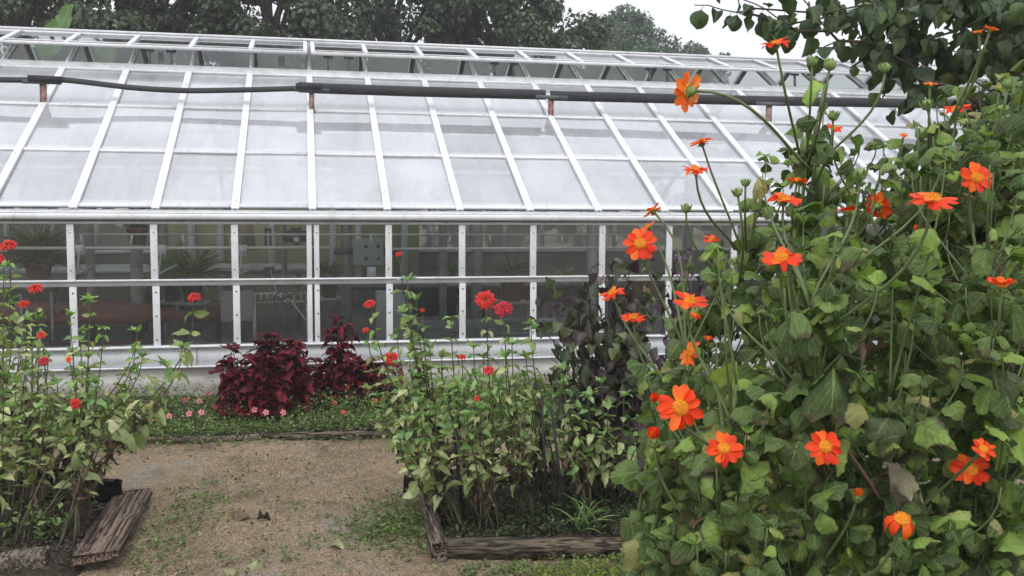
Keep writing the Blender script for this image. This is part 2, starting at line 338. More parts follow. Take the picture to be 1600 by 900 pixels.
def petal_mat(name, stops, tcol=(1.2, .8, .6)):
    m, t, o = new_mat(name)
    g = t.nodes.new('ShaderNodeNewGeometry'); col = ramp(t, g.outputs['Random Per Island'], stops)
    u = t.nodes.new('ShaderNodeUVMap'); s_ = t.nodes.new('ShaderNodeSeparateXYZ'); t.links.new(u.outputs[0], s_.inputs[0])
    st = math_(t, 'SINE', math_(t, 'MULTIPLY', s_.outputs[0], 38))
    col = mixc(t, math_(t, 'MULTIPLY', math_(t, 'SUBTRACT', .42, s_.outputs[1]), 1.6, True), col, mixc(t, 1, col, (1.05, 2.1, 1.4), 'MULTIPLY'))
    col = mixc(t, .35, col, ramp(t, noise(t, 60, 4), [(.35, (.38, .38, .38)), (.65, (.62, .62, .62))]), 'OVERLAY')
    p = princ(t, None, col, .5, 0, bump(t, st, .25, .001), .3)
    tr = t.nodes.new('ShaderNodeBsdfTranslucent'); t.links.new(col, tr.inputs['Color'])
    ms = t.nodes.new('ShaderNodeMixShader'); ms.inputs[0].default_value = .3
    t.links.new(p, ms.inputs[1]); t.links.new(tr.outputs[0], ms.inputs[2]); t.links.new(ms.outputs[0], o.inputs['Surface']); return m
M['p_orange'] = petal_mat('orange_red_petal', [(0, (.7, .03, .006)), (.4, (.85, .055, .007)), (.8, (.92, .1, .01)), (1, (.95, .17, .015))])
M['p_pale'] = petal_mat('orange_petal', [(0, (.88, .14, .015)), (1, (.95, .24, .03))])
M['p_red'] = petal_mat('coral_red_petal', [(0, (.62, .035, .03)), (1, (.8, .07, .05))])
M['p_crim'] = petal_mat('crimson_petal', [(0, (.5, .018, .04)), (1, (.7, .05, .09))])
M['p_pink'] = petal_mat('pink_petal', [(0, (.75, .2, .26)), (1, (.85, .35, .38))])
M['p_magenta'] = petal_mat('magenta_petal', [(0, (.62, .04, .2)), (1, (.75, .1, .3))])
M['p_violet'] = petal_mat('violet_petal', [(0, (.3, .06, .35)), (1, (.5, .2, .55))])
M['disc'] = simple('yellow_orange_disc', (.9, .42, .02), (.62, .15, .008), 330, .7, 0, .4)
M['disc_d'] = simple('dark_disc', (.25, .08, .02), (.1, .04, .02), 300, .8, 0, 1)
M['calyx'] = simple('green_calyx', (.2, .3, .09), (.13, .2, .06), 90, .6)
M['terracotta'] = simple('terracotta', (.3, .12, .08), (.22, .08, .055), 12, .8)
M['bench_red'] = simple('faded_red_bench', (.26, .085, .06), (.15, .05, .04), 6, .7)
M['olive_wall'] = simple('pale_olive_wall', (.4, .41, .22), (.28, .29, .18), 2, .85)
M['grey_wall'] = simple('grey_block_wall', (.12, .125, .11), (.07, .075, .065), 1.3, .9)
M['beige'] = simple('beige_board', (.48, .38, .3), (.4, .31, .25), 3, .8)
M['black_pot'] = simple('black_pot', (.02, .02, .02), None, 10, .5)
M['white_paint'] = simple('white_rack_paint', (.85, .87, .85), (.7, .72, .7), 10, .5)
M['floor_c'] = simple('glasshouse_floor', (.05, .048, .042), (.025, .025, .022), 5, .9)

# ------------------------------------------------------------ leaf templates
def leaf_tpl(wid=.5, nu=4, nv=6, droop=.4, fold=.15, wav=.04, serr=0., pet=.12, prof=None, seed=0, twist=0., cord=0., lobe=0., crink=0.):
    r = np.random.default_rng(seed)
    prof = prof or (lambda v: math.sin(math.pi*min(1, v)**.62)**.85)
    V = []; U = []
    rows = [(-pet, .012), (-.001, .012)] if pet else []
    for i in range(nv+1):
        v = i/nv; wv = max(prof(v)*wid/2, .006)
        if serr and 0 < i < nv: wv *= 1+serr*(1 if i % 2 else -1)
        rows.append((v, wv))
    lob = r.normal(0, lobe, (len(rows), 2)); lob[1:-1] = (lob[:-2]+2*lob[1:-1]+lob[2:])/3
    ph = r.uniform(0, 6, 4)
    for ri, (v, wv) in enumerate(rows):
        vv = max(v, 0)
        # droop as bending along an arc
        a = droop*vv; y = v if v < 0 else (math.sin(a)/droop if abs(droop) > 1e-3 else v); z = 0 if v < 0 else (-(1-math.cos(a))/droop if abs(droop) > 1e-3 else 0)
        if v < 0: z = v*.15
        for j in range(nu+1):
            u = j/nu*2-1
            x = u*wv*(1+(lob[ri, 0 if u < 0 else 1] if 0 < v < 1 else 0)); yc = -cord*u*u*max(0, 1-vv*2.2)+lobe*.3*abs(u)*math.sin(ri*2.1+ph[2]) if 0 < v < 1 else 0; zz = (crink*r.normal() if 0 < v < 1 else 0)+ z+abs(u)**1.3*wv*fold*2+wav*math.sin(vv*7+ph[0]+u*1.5)*abs(u)*(wv/wid*2)+wav*.6*math.sin(vv*15+ph[1]+u*3)*abs(u)
            tw = twist*vv; x2 = x*math.cos(tw)-(zz-z)*math.sin(tw); z2 = z+x*math.sin(tw)+(zz-z)*math.cos(tw)
            V.append((x2+.05*twist*vv*vv, y+yc, z2)); U.append(((u+1)/2, vv))
    n = nu+1; q = [[i*n+j, i*n+j+1, (i+1)*n+j+1, (i+1)*n+j] for i in range(len(rows)-1) for j in range(nu)]
    V = np.array(V); tot = 1+pet; V[:, 1] += pet; V /= tot
    return V, np.array(q), None, np.array(U)
T_TITH = [leaf_tpl(.8+.1*(i % 3), 6, 11, d, f, .07, sr_, .18, seed=i, twist=tw, cord=.16, lobe=.13, crink=.014, prof=lambda v: (math.sin(math.pi*v**.55)**.75 if v < 1 else 0)) for i, (d, f, tw, sr_) in enumerate([(.9, -.35, .2, .03), (1.4, -.5, -.3, .04), (.6, -.2, .4, .05), (1.9, -.3, -.4, .02), (1.1, .25, .1, .04), (2.3, -.65, 0, .03), (.5, .5, .5, .05), (1.6, -.9, .2, .02), (1.2, -.15, .9, .06), (.9, -.6, -.8, .05), (2.6, -.4, .5, .03), (.3, -.2, -.2, .06)])]
T_ZINN = [leaf_tpl(.5, 4, 7, d, f, .06, 0, .02, seed=i+20, twist=tw, lobe=.05, prof=lambda v: math.sin(math.pi*v**.7)**.8 if v < 1 else 0) for i, (d, f, tw) in enumerate([(.5, .15, .1), (1.0, .3, -.3), (1.5, .3, .4), (-.3, .3, 0)])]
T_DEAD = [leaf_tpl(.22, 4, 7, d, f, .2, .12, .05, seed=i+40, twist=tw) for i, (d, f, tw) in enumerate([(1.2, 1.2, 1.), (2.2, .8, -1.5), (1.6, 1.6, 2)])]
T_COL = [leaf_tpl(.62, 4, 8, d, f, .08, .1, .12, seed=i+60, twist=tw) for i, (d, f, tw) in enumerate([(.6, .2, .2), (1.1, .3, -.3), (.3, .15, .1), (1.4, .5, -.1)])]
T_VINE = [leaf_tpl(.85, 4, 6, d, f, .05, 0, .2, seed=i+80, twist=tw, cord=.14, lobe=.04, prof=lambda v: math.sin(math.pi*v**.52)**.8 if v < 1 else 0) for i, (d, f, tw) in enumerate([(.5, .15, .2), (1.1, .3, -.4), (.9, .5, .3)])]
T_NTREE = [leaf_tpl(.74+.06*i, 4, 7, d, f, .05, 0, .25, seed=i+90, twist=tw, cord=.1, lobe=.06, prof=lambda v: math.sin(math.pi*v**.6)**.7 if v < 1 else 0) for i, (d, f, tw) in enumerate([(.3, .15, .3), (.7, .4, -.4), (.2, .6, .2), (1.2, -.3, .6), (.5, .05, -.8)])]
T_SMALL = [leaf_tpl(.4, 2, 3, .6, .2, 0, 0, 0, seed=5), leaf_tpl(.3, 2, 3, .2, .3, 0, 0, 0, seed=6)]
_k = np.array([[0, 0, 0], [-.36, .45, .07], [0, 1, -.1], [.36, .45, .07]]); T_KITE = (_k, None, np.array([[0, 3, 2], [0, 2, 1]]), np.array([[.5, 0], [0, .5], [.5, 1], [1, .5]]))
_b = np.array([[-.5, 0, 0], [.5, 0, 0], [.3, .55, .0], [-.3, .55, 0], [0, 1, 0.]]); T_BLADE = (_b*np.array([.08, 1, 1]), np.array([[0, 1, 2, 3]]), np.array([[3, 2, 4]]), np.array([[0, 0], [1, 0], [1, .5], [0, .5], [.5, 1]]))
def petal_tpl(wid=.42, notch=.08, droop=.3, seed=0, cup=.15):
    V, q, _, U = leaf_tpl(wid, 4, 5, droop, cup, .03, 0, 0, seed=seed, prof=lambda v: .35+.65*math.sin(math.pi*min(1, v*.85+.02)**.9) if v < .99 else .42)
    V = V.copy(); k = 5
    V[-k+2, 1] -= notch; V[-k, 1] -= .06; V[-1, 1] -= .06; V[-k+1, 1] += .02; V[-2, 1] += .02
    return V, q, None, U
T_PET = [petal_tpl(.58, .07, .25, 1), petal_tpl(.62, .05, .6, 2), petal_tpl(.52, .09, -.1, 3), petal_tpl(.6, .12, .45, 7, -.25), petal_tpl(.48, .02, .9, 8, .4), petal_tpl(.66, .06, .1, 9, -.1)]
T_PETD = [petal_tpl(.5, .05, 1.5, 4, .4)]
T_ZPET = [petal_tpl(.36, .04, .35, 5, .25), petal_tpl(.34, .03, .7, 6, .3)]

def scatter(mb, tpls, P, D, Nn, S, rng):
    k = rng.integers(0, len(tpls), len(P)); P = np.asarray(P); D = np.asarray(D); Nn = np.asarray(Nn); S = np.asarray(S)
    for i, tp in enumerate(tpls):
        s_ = k == i
        if s_.any(): mb.leaves(tp, P[s_], D[s_], Nn[s_], S[s_])

# ------------------------------------------------------------ branches
def bez(a, b, ca, cb, n=9):
    t = np.linspace(0, 1, n)[:, None]; a, b, ca, cb = map(np.asarray, (a, b, ca, cb))
    return (1-t)**3*a+3*(1-t)**2*t*ca+3*(1-t)*t*t*cb+t**3*b
def path_sample(pts, s0, step):
    seg = np.linalg.norm(np.diff(pts, axis=0), axis=1); cum = np.r_[0, np.cumsum(seg)]; tot = cum[-1]
    s_ = np.arange(s0, tot, step); out = []
    for x in s_:
        i = min(np.searchsorted(cum, x)-1, len(seg)-1); i = max(i, 0); f = (x-cum[i])/max(seg[i], 1e-6)
        out.append((pts[i]*(1-f)+pts[i+1]*f, nrm(pts[i+1]-pts[i]), x/tot))
    return out, tot
def nodes_on(path, start, step, rng, style='alt', droop=.5, size=.1, tipscale=.45, basescale=1., jit=.35, face=None, facew=0.):
    """leaf instances along a path"""
    P = []; D = []; Nn = []; S = []
    pts, tot = path_sample(path, start, step); az = rng.uniform(0, 6.28)
    for (p, d, f) in pts:
        a = nrm(np.cross(d, [.3, .2, 1])) if abs(d[2]) < .95 else nrm(np.cross(d, [1, 0, 0])); b = np.cross(d, a)
        az += 2.4 if style == 'alt' else 1.5708
        for o in ([0] if style == 'alt' else [0, math.pi]):
            an = az+o+rng.normal(0, .25); r = a*math.cos(an)+b*math.sin(an)
            if face is not None: r = nrm(r+np.asarray(face)*facew)
            dd = r+d*rng.uniform(.1, .6)+np.array([0, 0, -1])*droop*rng.uniform(.3, 1.5)+rng.normal(0, jit*.4, 3)
            nn = np.array([0, 0, 1.])*.8+r*.7+rng.normal(0, jit, 3)
            P.append(p); D.append(dd); Nn.append(nn)
            S.append(size*rng.uniform(.65, 1.15)*(basescale*(1-f)+tipscale*f if f > .5 else basescale*(1-.0*f)*1. if f < .5 else 1))
    return P, D, Nn, S

def frame_from(nv_):
    n = nrm(nv_); a = nrm(np.cross(n, [0.1, .2, 1.])); return a, np.cross(n, a), n
def tith_flower(parent, pos, nv_, diam, mat='p_orange', npet=11, tp=None, disc='disc', seed=0, full=1., lay=0.12):
    """one tithonia flower: petals mesh, with the disc and the green cup as sub-parts"""
    r = np.random.default_rng(seed); a, b, n = frame_from(nv_); mb = MB(); R_ = diam/2
    for k in range(npet):
        an = k*2*math.pi/npet*full+r.normal(0, .07); rad = a*math.cos(an)+b*math.sin(an)
        t_ = (tp or T_PET)[r.integers(0, len(tp or T_PET))]
        mb.leaves(t_, [pos+rad*R_*.2], [rad+n*(r.normal(lay, .12))], [n+r.normal(0, .08, 3)], [R_*.84*r.uniform(.88, 1.06)])
    fo = mb.build('flower', M[mat], parent, True, origin=pos)
    d = MB(); B = np.stack([a, b, n], 1)
    d.lathe(pos, [(0.0001, .2*R_), (.12*R_, .21*R_), (.25*R_, .17*R_), (.34*R_, .07*R_), (.36*R_, -.02*R_), (.3*R_, -.08*R_)], 18, B)
    # florets
    m_ = 60; i = np.arange(m_); rr = np.sqrt((i+.5)/m_)*.34*R_; an = i*2.39996
    hz = .19*R_*np.sqrt(np.maximum(0, 1-(rr/(.4*R_))**2))
    P = pos+(rr*np.cos(an))[:, None]*a+(rr*np.sin(an))[:, None]*b+hz[:, None]*n
    rad = np.cos(an)[:, None]*a+np.sin(an)[:, None]*b
    d.leaves(T_KITE, P, n+rad*.5*(rr/(.27*R_))[:, None], rad, np.full(m_, .1*R_))
    d.build('flower_center', M[disc], fo, True, origin=pos)
    c = MB(); c.lathe(pos, [(.27*R_, -.04*R_), (.26*R_, -.2*R_), (.16*R_, -.34*R_), (.06*R_, -.45*R_)], 12, B)
    for k in range(8):
        an = k*.785; rad = a*math.cos(an)+b*math.sin(an)
        c.leaves(T_SMALL[0], [pos+rad*R_*.22-n*.2*R_], [rad-n*.1+r.normal(0, .1, 3)], [n], [np.array([.34*R_]*3)])
    c.build('calyx', M['calyx'], fo, True, origin=pos)
    return pos-n*.42*R_, -n
def zinnia_flower(parent, pos, nv_, diam, mat='p_red', seed=0):
    r = np.random.default_rng(seed); a, b, n = frame_from(nv_); mb = MB(); R_ = diam/2
    for lay, (cnt, rr, lift) in enumerate([(14, 1., -.12), (13, .86, .14), (10, .66, .42), (7, .42, .85)]):
        for k in range(cnt):
            an = k*2*math.pi/cnt+lay*.3+r.normal(0, .06); rad = a*math.cos(an)+b*math.sin(an)
            mb.leaves(T_ZPET[r.integers(0, 2)], [pos+rad*R_*.12+n*.05*lay*R_], [rad+n*(lift+r.normal(0, .1))], [n], [R_*.9*rr*r.uniform(.9, 1.08)])
    fo = mb.build('flower', M[mat], parent, True, origin=pos)
    B = np.stack([a, b, n], 1); d = MB(); d.lathe(pos, [(.001, .32*R_), (.12*R_, .3*R_), (.2*R_, .16*R_), (.22*R_, 0)], 12, B); d.build('flower_center', M['disc_d'], fo, True, origin=pos)
    c = MB(); c.lathe(pos, [(.3*R_, -.05*R_), (.27*R_, -.25*R_), (.08*R_, -.42*R_)], 10, B); c.build('calyx', M['calyx'], fo, True, origin=pos)
    return pos-n*.4*R_, -n
def bud(parent, pos, nv_, size, tip=None, seed=0):
    r = np.random.default_rng(seed); a, b, n = frame_from(nv_); B = np.stack([a, b, n], 1); s_ = size/2
    c = MB(); c.lathe(pos, [(.15*s_, -.9*s_), (.7*s_, -.6*s_), (.85*s_, 0), (.55*s_, .5*s_), (.1*s_, .7*s_)], 10, B)
    for k in range(9):
        an = k*.7; rad = a*math.cos(an)+b*math.sin(an)
        c.leaves(T_SMALL[1], [pos+rad*.55*s_-n*.5*s_], [n*1.0+rad*r.uniform(-.1, .7)], [rad], [np.array([1.9*s_, 1.35*s_, 1.35*s_])])
    o = c.build('flower_bud', M['calyx'], parent, True, origin=pos)
    if tip:
        p = MB()
        for k in range(8):
            an = k*.785; rad = a*math.cos(an)+b*math.sin(an)
            p.leaves(T_PET[0], [pos+n*.3*s_+rad*.2*s_], [n+rad*.45], [rad], [1.5*s_])
        p.build('petal_tip', M[tip], o, True, origin=pos)
    return pos-n*.8*s_, -n
#STRUCTURE
# ================================================================= SETTING
def grid(name, mat, x0, x1, y0, y1, nx, ny, hf, kind='structure'):
    xs = np.linspace(x0, x1, nx); ys = np.linspace(y0, y1, ny); X, Y = np.meshgrid(xs, ys); Z = hf(X, Y)
    v = np.stack([X, Y, Z], -1).reshape(-1, 3); i = np.arange((ny-1)*nx).reshape(ny-1, nx)[:, :-1].ravel()
    mb = MB(); mb.add(v, np.stack([i, i+1, i+nx+1, i+nx], 1), None, v[:, :2]); o = mb.build(name, mat, None, True); return tag(o, kind=kind)
xs = np.r_[-400, -60, -20, np.linspace(-6, 6, 121), 20, 60, 400]; ys = np.r_[-400, -30, -5, np.linspace(0, 8.05, 82), 20, 60, 600]
X, Y = np.meshgrid(xs, ys)
Z = .012*np.sin(X*2.3+1)*np.sin(Y*1.9)+.008*np.sin(X*5.1)*np.cos(Y*4.3+1)+RNG.normal(0, .003, X.shape)
Z = np.where((np.abs(X) > 6.5) | (Y > 7.9) | (Y < 0), 0, Z)
v = np.stack([X, Y, Z], -1).reshape(-1, 3); nx = len(xs); i = np.arange((len(ys)-1)*nx).reshape(-1, nx)[:, :-1].ravel()
mb = MB(); mb.add(v, np.stack([i, i+1, i+nx+1, i+nx], 1), None, v[:, :2]); tag(mb.build('ground', M['ground'], None, True), kind='structure')
fbump = lambda s, a, z: (lambda X, Y: z+a*np.sin(X*s+1)*np.sin(Y*s*1.3)+RNG.normal(0, a*.6, X.shape))
grid('garden_soil', M['soil'], .60, 3.3, 4.16, 5.05, 180, 70, fbump(9, .011, .03))
grid('bed_soil', M['soil'], -3.2, -.9, 3.7, 5.2, 190, 120, lambda X, Y: (.035+.012*np.sin(X*8+1)*np.sin(Y*10)+RNG.normal(0, .007, X.shape))-np.clip((X+1.05)*.45, 0, 1))
grid('border_soil', M['soil'], -5.5, 6.5, 6.52, 8.0, 200, 30, fbump(7, .012, .03))

# ================================================================= GREENHOUSE
XP = lambda k: .054+(k-3)*.61
K0, K1 = -5, 19
Y0, Z0, TH = 8.05, 1.43, R(28.75)
ct, st_ = math.cos(TH), math.sin(TH)
RN = np.array([0, -st_, ct])
def RP(X, s, h=0.): return np.array([X, Y0+s*ct, Z0+s*st_])+RN*h
XL, XR = XP(K0), XP(K1)
YR = Y0+4.1*ct; ZR = Z0+4.1*st_; YB = 2*YR-Y0
gh = empty('greenhouse', (XP(3), Y0, 0), 'long white-framed greenhouse with sloping glass roof above low glazed wall', 'greenhouse')
# footing, apron, sills
mb = MB()
n_ = 140; xs = np.linspace(XL-.1, XR+.1, n_); zs = np.linspace(-.1, .252, 8)
Xg, Zg = np.meshgrid(xs, zs); Yg = Y0+.02+RNG.normal(0, .0012, Xg.shape)
hole = np.exp(-((Xg+.78)/.13)**2-((Zg-.17)/.1)**2); Yg = Yg+hole*(.05+RNG.normal(0, .02, Xg.shape))
v = np.stack([Xg, Yg, Zg], -1).reshape(-1, 3); i = np.arange(7*n_).reshape(7, n_)[:, :-1].ravel(); mb.add(v, np.stack([i, i+1, i+n_+1, i+n_], 1))
mb.box((XL-.1, Y0+.12, -.1), (XR+.1, Y0+.26, .25)); mb.build('footing', M['concrete'], gh, True)
mb = MB(); mb.box((XL, Y0-.005, .262), (XR, Y0+.03, .405)); mb.build('apron_panel', M['white'], gh)
mb = MB(); mb.box((XL, Y0-.03, .246), (XR, Y0+.04, .2595)); mb.box((XL, Y0-.04, .4065), (XR, Y0+.1, .425)); mb.build('window_sill', M['white'], gh)
mb = MB()
for k in range(K0, K1):
    if (k % 3) == 1: mb.box((XP(k)+.3, Y0-.009, .262), (XP(k)+.304, Y0-.003, .405))
mb.build('apron_seam', M['screw'], gh)
mb = MB(); mb.box((XL, Y0+.002, .9), (XR, Y0+.05, .945)); mb.box((XL, Y0-.028, .938), (XR, Y0+.02, .953)); mb.build('middle_rail', M['white'], gh)
mb = MB(); mb.box((XL, Y0-.006, 1.386), (XR, Y0+.04, 1.409)); mb.build('head_rail', M['white'], gh)
# gutter: a long folded profile
mb = MB(); pr = [(-.0, 1.418), (-.055, 1.42), (-.07, 1.432), (-.07, 1.462), (-.062, 1.468), (-.055, 1.462), (-.055, 1.445), (.02, 1.44), (.02, 1.495)]
v = np.array([[x, Y0+a, z] for x in (XL-.05, XR+.05) for a, z in pr]); m_ = len(pr); mb.add(v, [[i, i+1, m_+i+1, m_+i] for i in range(m_-1)]); mb.build('gutter', M['white'], gh)
mb = MB(); mb.box((XL, Y0+.022, 1.41), (XR, Y0+.06, 1.5)); mb.bar(RP(XL, .06, -.0), RP(XR, .06, -.0), .03, .16, (0, -1, .0)); mb.build('eave_fascia', M['grey_metal'], gh)
# mullions, upper (slightly proud) and lower
scr = MB()
def screw(p, n, s_=.011):
    n = nrm(n); a = nrm(np.cross(n, [0, .3, 1])); b = np.cross(n, a)
    v = [p+n*.003+s_*.5*(a*math.cos(t)+b*math.sin(t)) for t in np.arange(6)*math.pi/3]; scr.add(np.array(v+[p+n*.005]), None, [[i, (i+1) % 6, 6] for i in range(6)])
for k in range(K0, K1+1):
    x = XP(k)
    for (za, zb, yy, dx) in ((.953, 1.384, -.02, 0), (.426, .898, -.012, .006)):
        mb = MB(); yf = Y0+yy
        if k % 12 == 3:
            mb.box((x-.05, yf, za), (x-.009, Y0+.03, zb)); mb.box((x+.009, yf, za), (x+.05, Y0+.03, zb))
        else:
            mb.box((x-.027+dx, yf, za), (x+.027+dx, Y0+.005, zb)); mb.box((x-.016+dx, Y0+.0055, za), (x+.016+dx, Y0+.05, zb))
        mb.build('mullion', M['white'], gh, bevel=.003)
        for f in ((.17, .85) if za > .9 else (.1, .5, .9)): screw(np.array([x+dx+(.03 if k % 12 == 3 else 0), yf, za+(zb-za)*f]), (0, -1, 0), .012 if za > .9 else .016)
# wall panes
for k in range(K0, K1):
    for (za, zb) in ((.954, 1.386), (.426, .899)):
        x0, x1 = XP(k)+.002, XP(k+1)-.002; tilt = RNG.normal(0, .0025)
        mb = MB(); v = np.array([[x0, Y0+.008-tilt, za], [x1, Y0+.008+tilt, za], [x1, Y0+.008+tilt, zb], [x0, Y0+.008-tilt, zb]]); mb.add(v, [[0, 1, 2, 3]], None, np.array([[0, 0], [1, 0], [1, 1], [0, 1.]]))
        mb.build('wall_pane', M['wall_glass'], gh)
# roof bars
rows = [.2, 1.184, 2.151, 3.04]
for k in range(K0, K1+1):
    x = XP(k); mb = MB(); dbl = k % 12 == 3
    mb.bar(RP(x, .12, .016), RP(x, 3.05, .016), .062, .03, RN)
    mb.bar(RP(x, .12, -.03), RP(x, 3.05, -.03), .03, .055, RN)
    mb.bar(RP(x, .118, .0), np.array([x, Y0+.09, 1.465]), .05, .03, (0, -1, .2))
    mb.build('rafter', M['white'], gh, bevel=.003)
    for s_ in np.arange(.24, 3.05, .2): screw(RP(x, s_, .031), RN, .011)
    screw(np.array([x, Y0+.083, 1.503]), (0, -1, .3), .018)
    mb = MB(); mb.bar(RP(x, 3.2, -.03), RP(x, 4.07, -.03), .045, .05, RN); mb.bar(RP(x, 3.2, .005), RP(x, 4.07, .005), .02, .02, RN); mb.build('vent_rafter', M['shade_metal'], gh)
for j, s_ in enumerate(rows[:3]):
    wd = .045 if j else .05
    for a, b in ((K0, 3), (3, 15), (15, K1)):
        mb = MB(); mb.bar(RP(XP(a), s_, .004), RP(XP(b), s_, .004), wd, .02, RN); mb.build('purlin', M['white'], gh)
        for x in np.arange(XP(a)+.15, XP(b), .23): screw(RP(x, s_, .014), RN, .009)
mb = MB(); mb.bar(RP(XL, 3.05, .006), RP(XR, 3.05, .006), .03, .03, RN); mb.build('vent_sill_edge', M['white'], gh)
mb = MB(); mb.bar(RP(XL, 3.135, .0), RP(XR, 3.135, .0), .13, .02, RN+np.array([0, -.35, 0])); mb.build('vent_sill', M['shade_metal'], gh)
for x in np.arange(XL+.1, XR, .42): screw(RP(x, 3.1, .03), RN, .014)
# roof panes
for k in range(K0, K1):
    for (sa, sb) in zip(rows[:3], rows[1:]):
        t1, t2 = RNG.normal(0, .003, 2); mb = MB()
        v = np.array([RP(XP(k), sa, t1), RP(XP(k+1), sa, t2), RP(XP(k+1), sb, -t1), RP(XP(k), sb, -t2)]); mb.add(v, [[0, 1, 2, 3]], None, np.array([[0, 0], [1, 0], [1, 1], [0, 1.]])); mb.build('roof_pane', M['roof_glass'], gh)
# open ridge vents
VL = np.array([0, 10.84, 3.165]); VH = np.array([0, YR-.02, ZR+.0]); vd = VH-VL; vn = nrm(np.cross([1, 0, 0], vd))
def VP(x, f, h=0.): return np.array([x, 0, 0])+VL+vd*f+vn*h
for a, b in ((K0, 3), (3, 15), (15, K1)):
    xa, xb = XP(a)+.02, XP(b)-.02
    mb = MB(); mb.bar(VP(xa, 0), VP(xb, 0), .045, .032, vn); mb.bar(VP(xa, .06, .022), VP(xb, .06, .022), .016, .012, vn); mb.bar(VP(xa, .97, .0), VP(xb, .97, .0), .06, .03, vn)
    for k in range(a, b+1):
        x = min(max(XP(k), xa+.02), xb-.02); mb.bar(VP(x, .04, .008), VP(x, .93, .008), .045, .03, vn)
    vo = mb.build('roof_vent', M['white'], gh)
    for k in range(a, b):
        mb = MB(); x0, x1 = XP(k)+.02, XP(k+1)-.02; v = np.array([VP(x0, .03), VP(x1, .03), VP(x1, .96), VP(x0, .96)]); mb.add(v, [[0, 1, 2, 3]]); mb.build('vent_pane', M['vent_glass'], vo)
    for k in range(a, b):
        if k % 3 != 0: continue
        for dx in (.2, .42):
            x = XP(k)+dx; mb = MB(); mb.bar(RP(x, 3.19, .0), VP(x, .03, -.03), .022, .022, (0, 1, 0)); mb.box(VP(x, .02, -.04)-np.array([.05, .01, .012]), VP(x, .02, -.04)+np.array([.05, .01, .012])); mb.build('vent_arm', M['dark_metal'], gh)
mb = MB(); mb.box((XL, YR-.035, ZR+.018), (XR, YR+.035, ZR+.042)); mb.build('ridge_cap', M['white'], gh)
mb = MB(); mb.box((XL, YR-.02, ZR-.1), (XR, YR+.02, ZR+.0175)); mb.build('ridge_beam', M['shade_metal'], gh)
# far slope and far wall
def BP(x, s_, h=0.): p = RP(x, s_, h); return np.array([p[0], 2*YR-p[1], p[2]])
BN = np.array([0, st_, ct])
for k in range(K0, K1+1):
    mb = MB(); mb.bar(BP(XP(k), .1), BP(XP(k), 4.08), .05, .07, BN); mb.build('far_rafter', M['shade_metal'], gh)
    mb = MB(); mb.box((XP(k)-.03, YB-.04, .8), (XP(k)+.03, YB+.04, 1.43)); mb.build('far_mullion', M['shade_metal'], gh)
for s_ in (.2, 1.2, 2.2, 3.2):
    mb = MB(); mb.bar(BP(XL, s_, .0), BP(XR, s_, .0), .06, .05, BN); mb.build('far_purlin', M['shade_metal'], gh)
for k in range(K0, K1):
    mb = MB(); mb.add(np.array([BP(XP(k), .1), BP(XP(k+1), .1), BP(XP(k+1), 4.08), BP(XP(k), 4.08)]), [[0, 1, 2, 3]]); mb.build('far_roof_pane', M['far_glass'], gh)
    mb = MB(); mb.add(np.array([[XP(k), YB, .8], [XP(k+1), YB, .8], [XP(k+1), YB, 1.43], [XP(k), YB, 1.43]]), [[0, 1, 2, 3]]); mb.build('far_wall_pane', M['far_glass'], gh)
mb = MB(); mb.box((XL, YB-.08, -.05), (XR, YB+.08, .8)); mb.build('far_wall', M['grey_wall'], gh)
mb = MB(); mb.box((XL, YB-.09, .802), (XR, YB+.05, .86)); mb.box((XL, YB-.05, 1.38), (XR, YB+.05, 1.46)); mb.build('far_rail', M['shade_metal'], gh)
for x in (XL-.02, XR+.02):
    mb = MB(); mb.add(np.array([[x, Y0, .25], [x, YB, .25], [x, YB, Z0], [x, YR, ZR], [x, Y0, Z0]]), [[0, 1, 2, 4]], [[4, 2, 3]]); mb.build('gable_pane', M['far_glass'], gh)
    mb = MB(); mb.bar((x, Y0, Z0), (x, YR, ZR), .06, .06); mb.bar((x, YB, Z0), (x, YR, ZR), .06, .06); mb.bar((x, Y0, Z0), (x, YB, Z0), .05, .05); mb.bar((x, Y0+.03, -.05), (x, Y0+.03, Z0), .06, .06, (0, 1, 0)); mb.build('gable_frame', M['white'], gh)
# inner portal posts
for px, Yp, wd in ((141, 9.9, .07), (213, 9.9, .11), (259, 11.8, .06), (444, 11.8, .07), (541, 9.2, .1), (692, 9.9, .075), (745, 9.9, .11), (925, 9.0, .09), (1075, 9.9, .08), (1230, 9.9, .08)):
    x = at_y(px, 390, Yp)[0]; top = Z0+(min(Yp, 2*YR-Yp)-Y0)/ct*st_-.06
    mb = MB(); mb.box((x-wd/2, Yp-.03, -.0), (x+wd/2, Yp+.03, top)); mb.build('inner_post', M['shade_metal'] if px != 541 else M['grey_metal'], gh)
# tie beams
for s_ in (1.184, 2.151):
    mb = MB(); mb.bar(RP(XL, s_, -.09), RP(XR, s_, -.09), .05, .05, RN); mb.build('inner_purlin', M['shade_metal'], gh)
# screws as one dense surface fitting
o = scr.build('screw_heads', M['screw'], gh); o['kind'] = 'stuff'
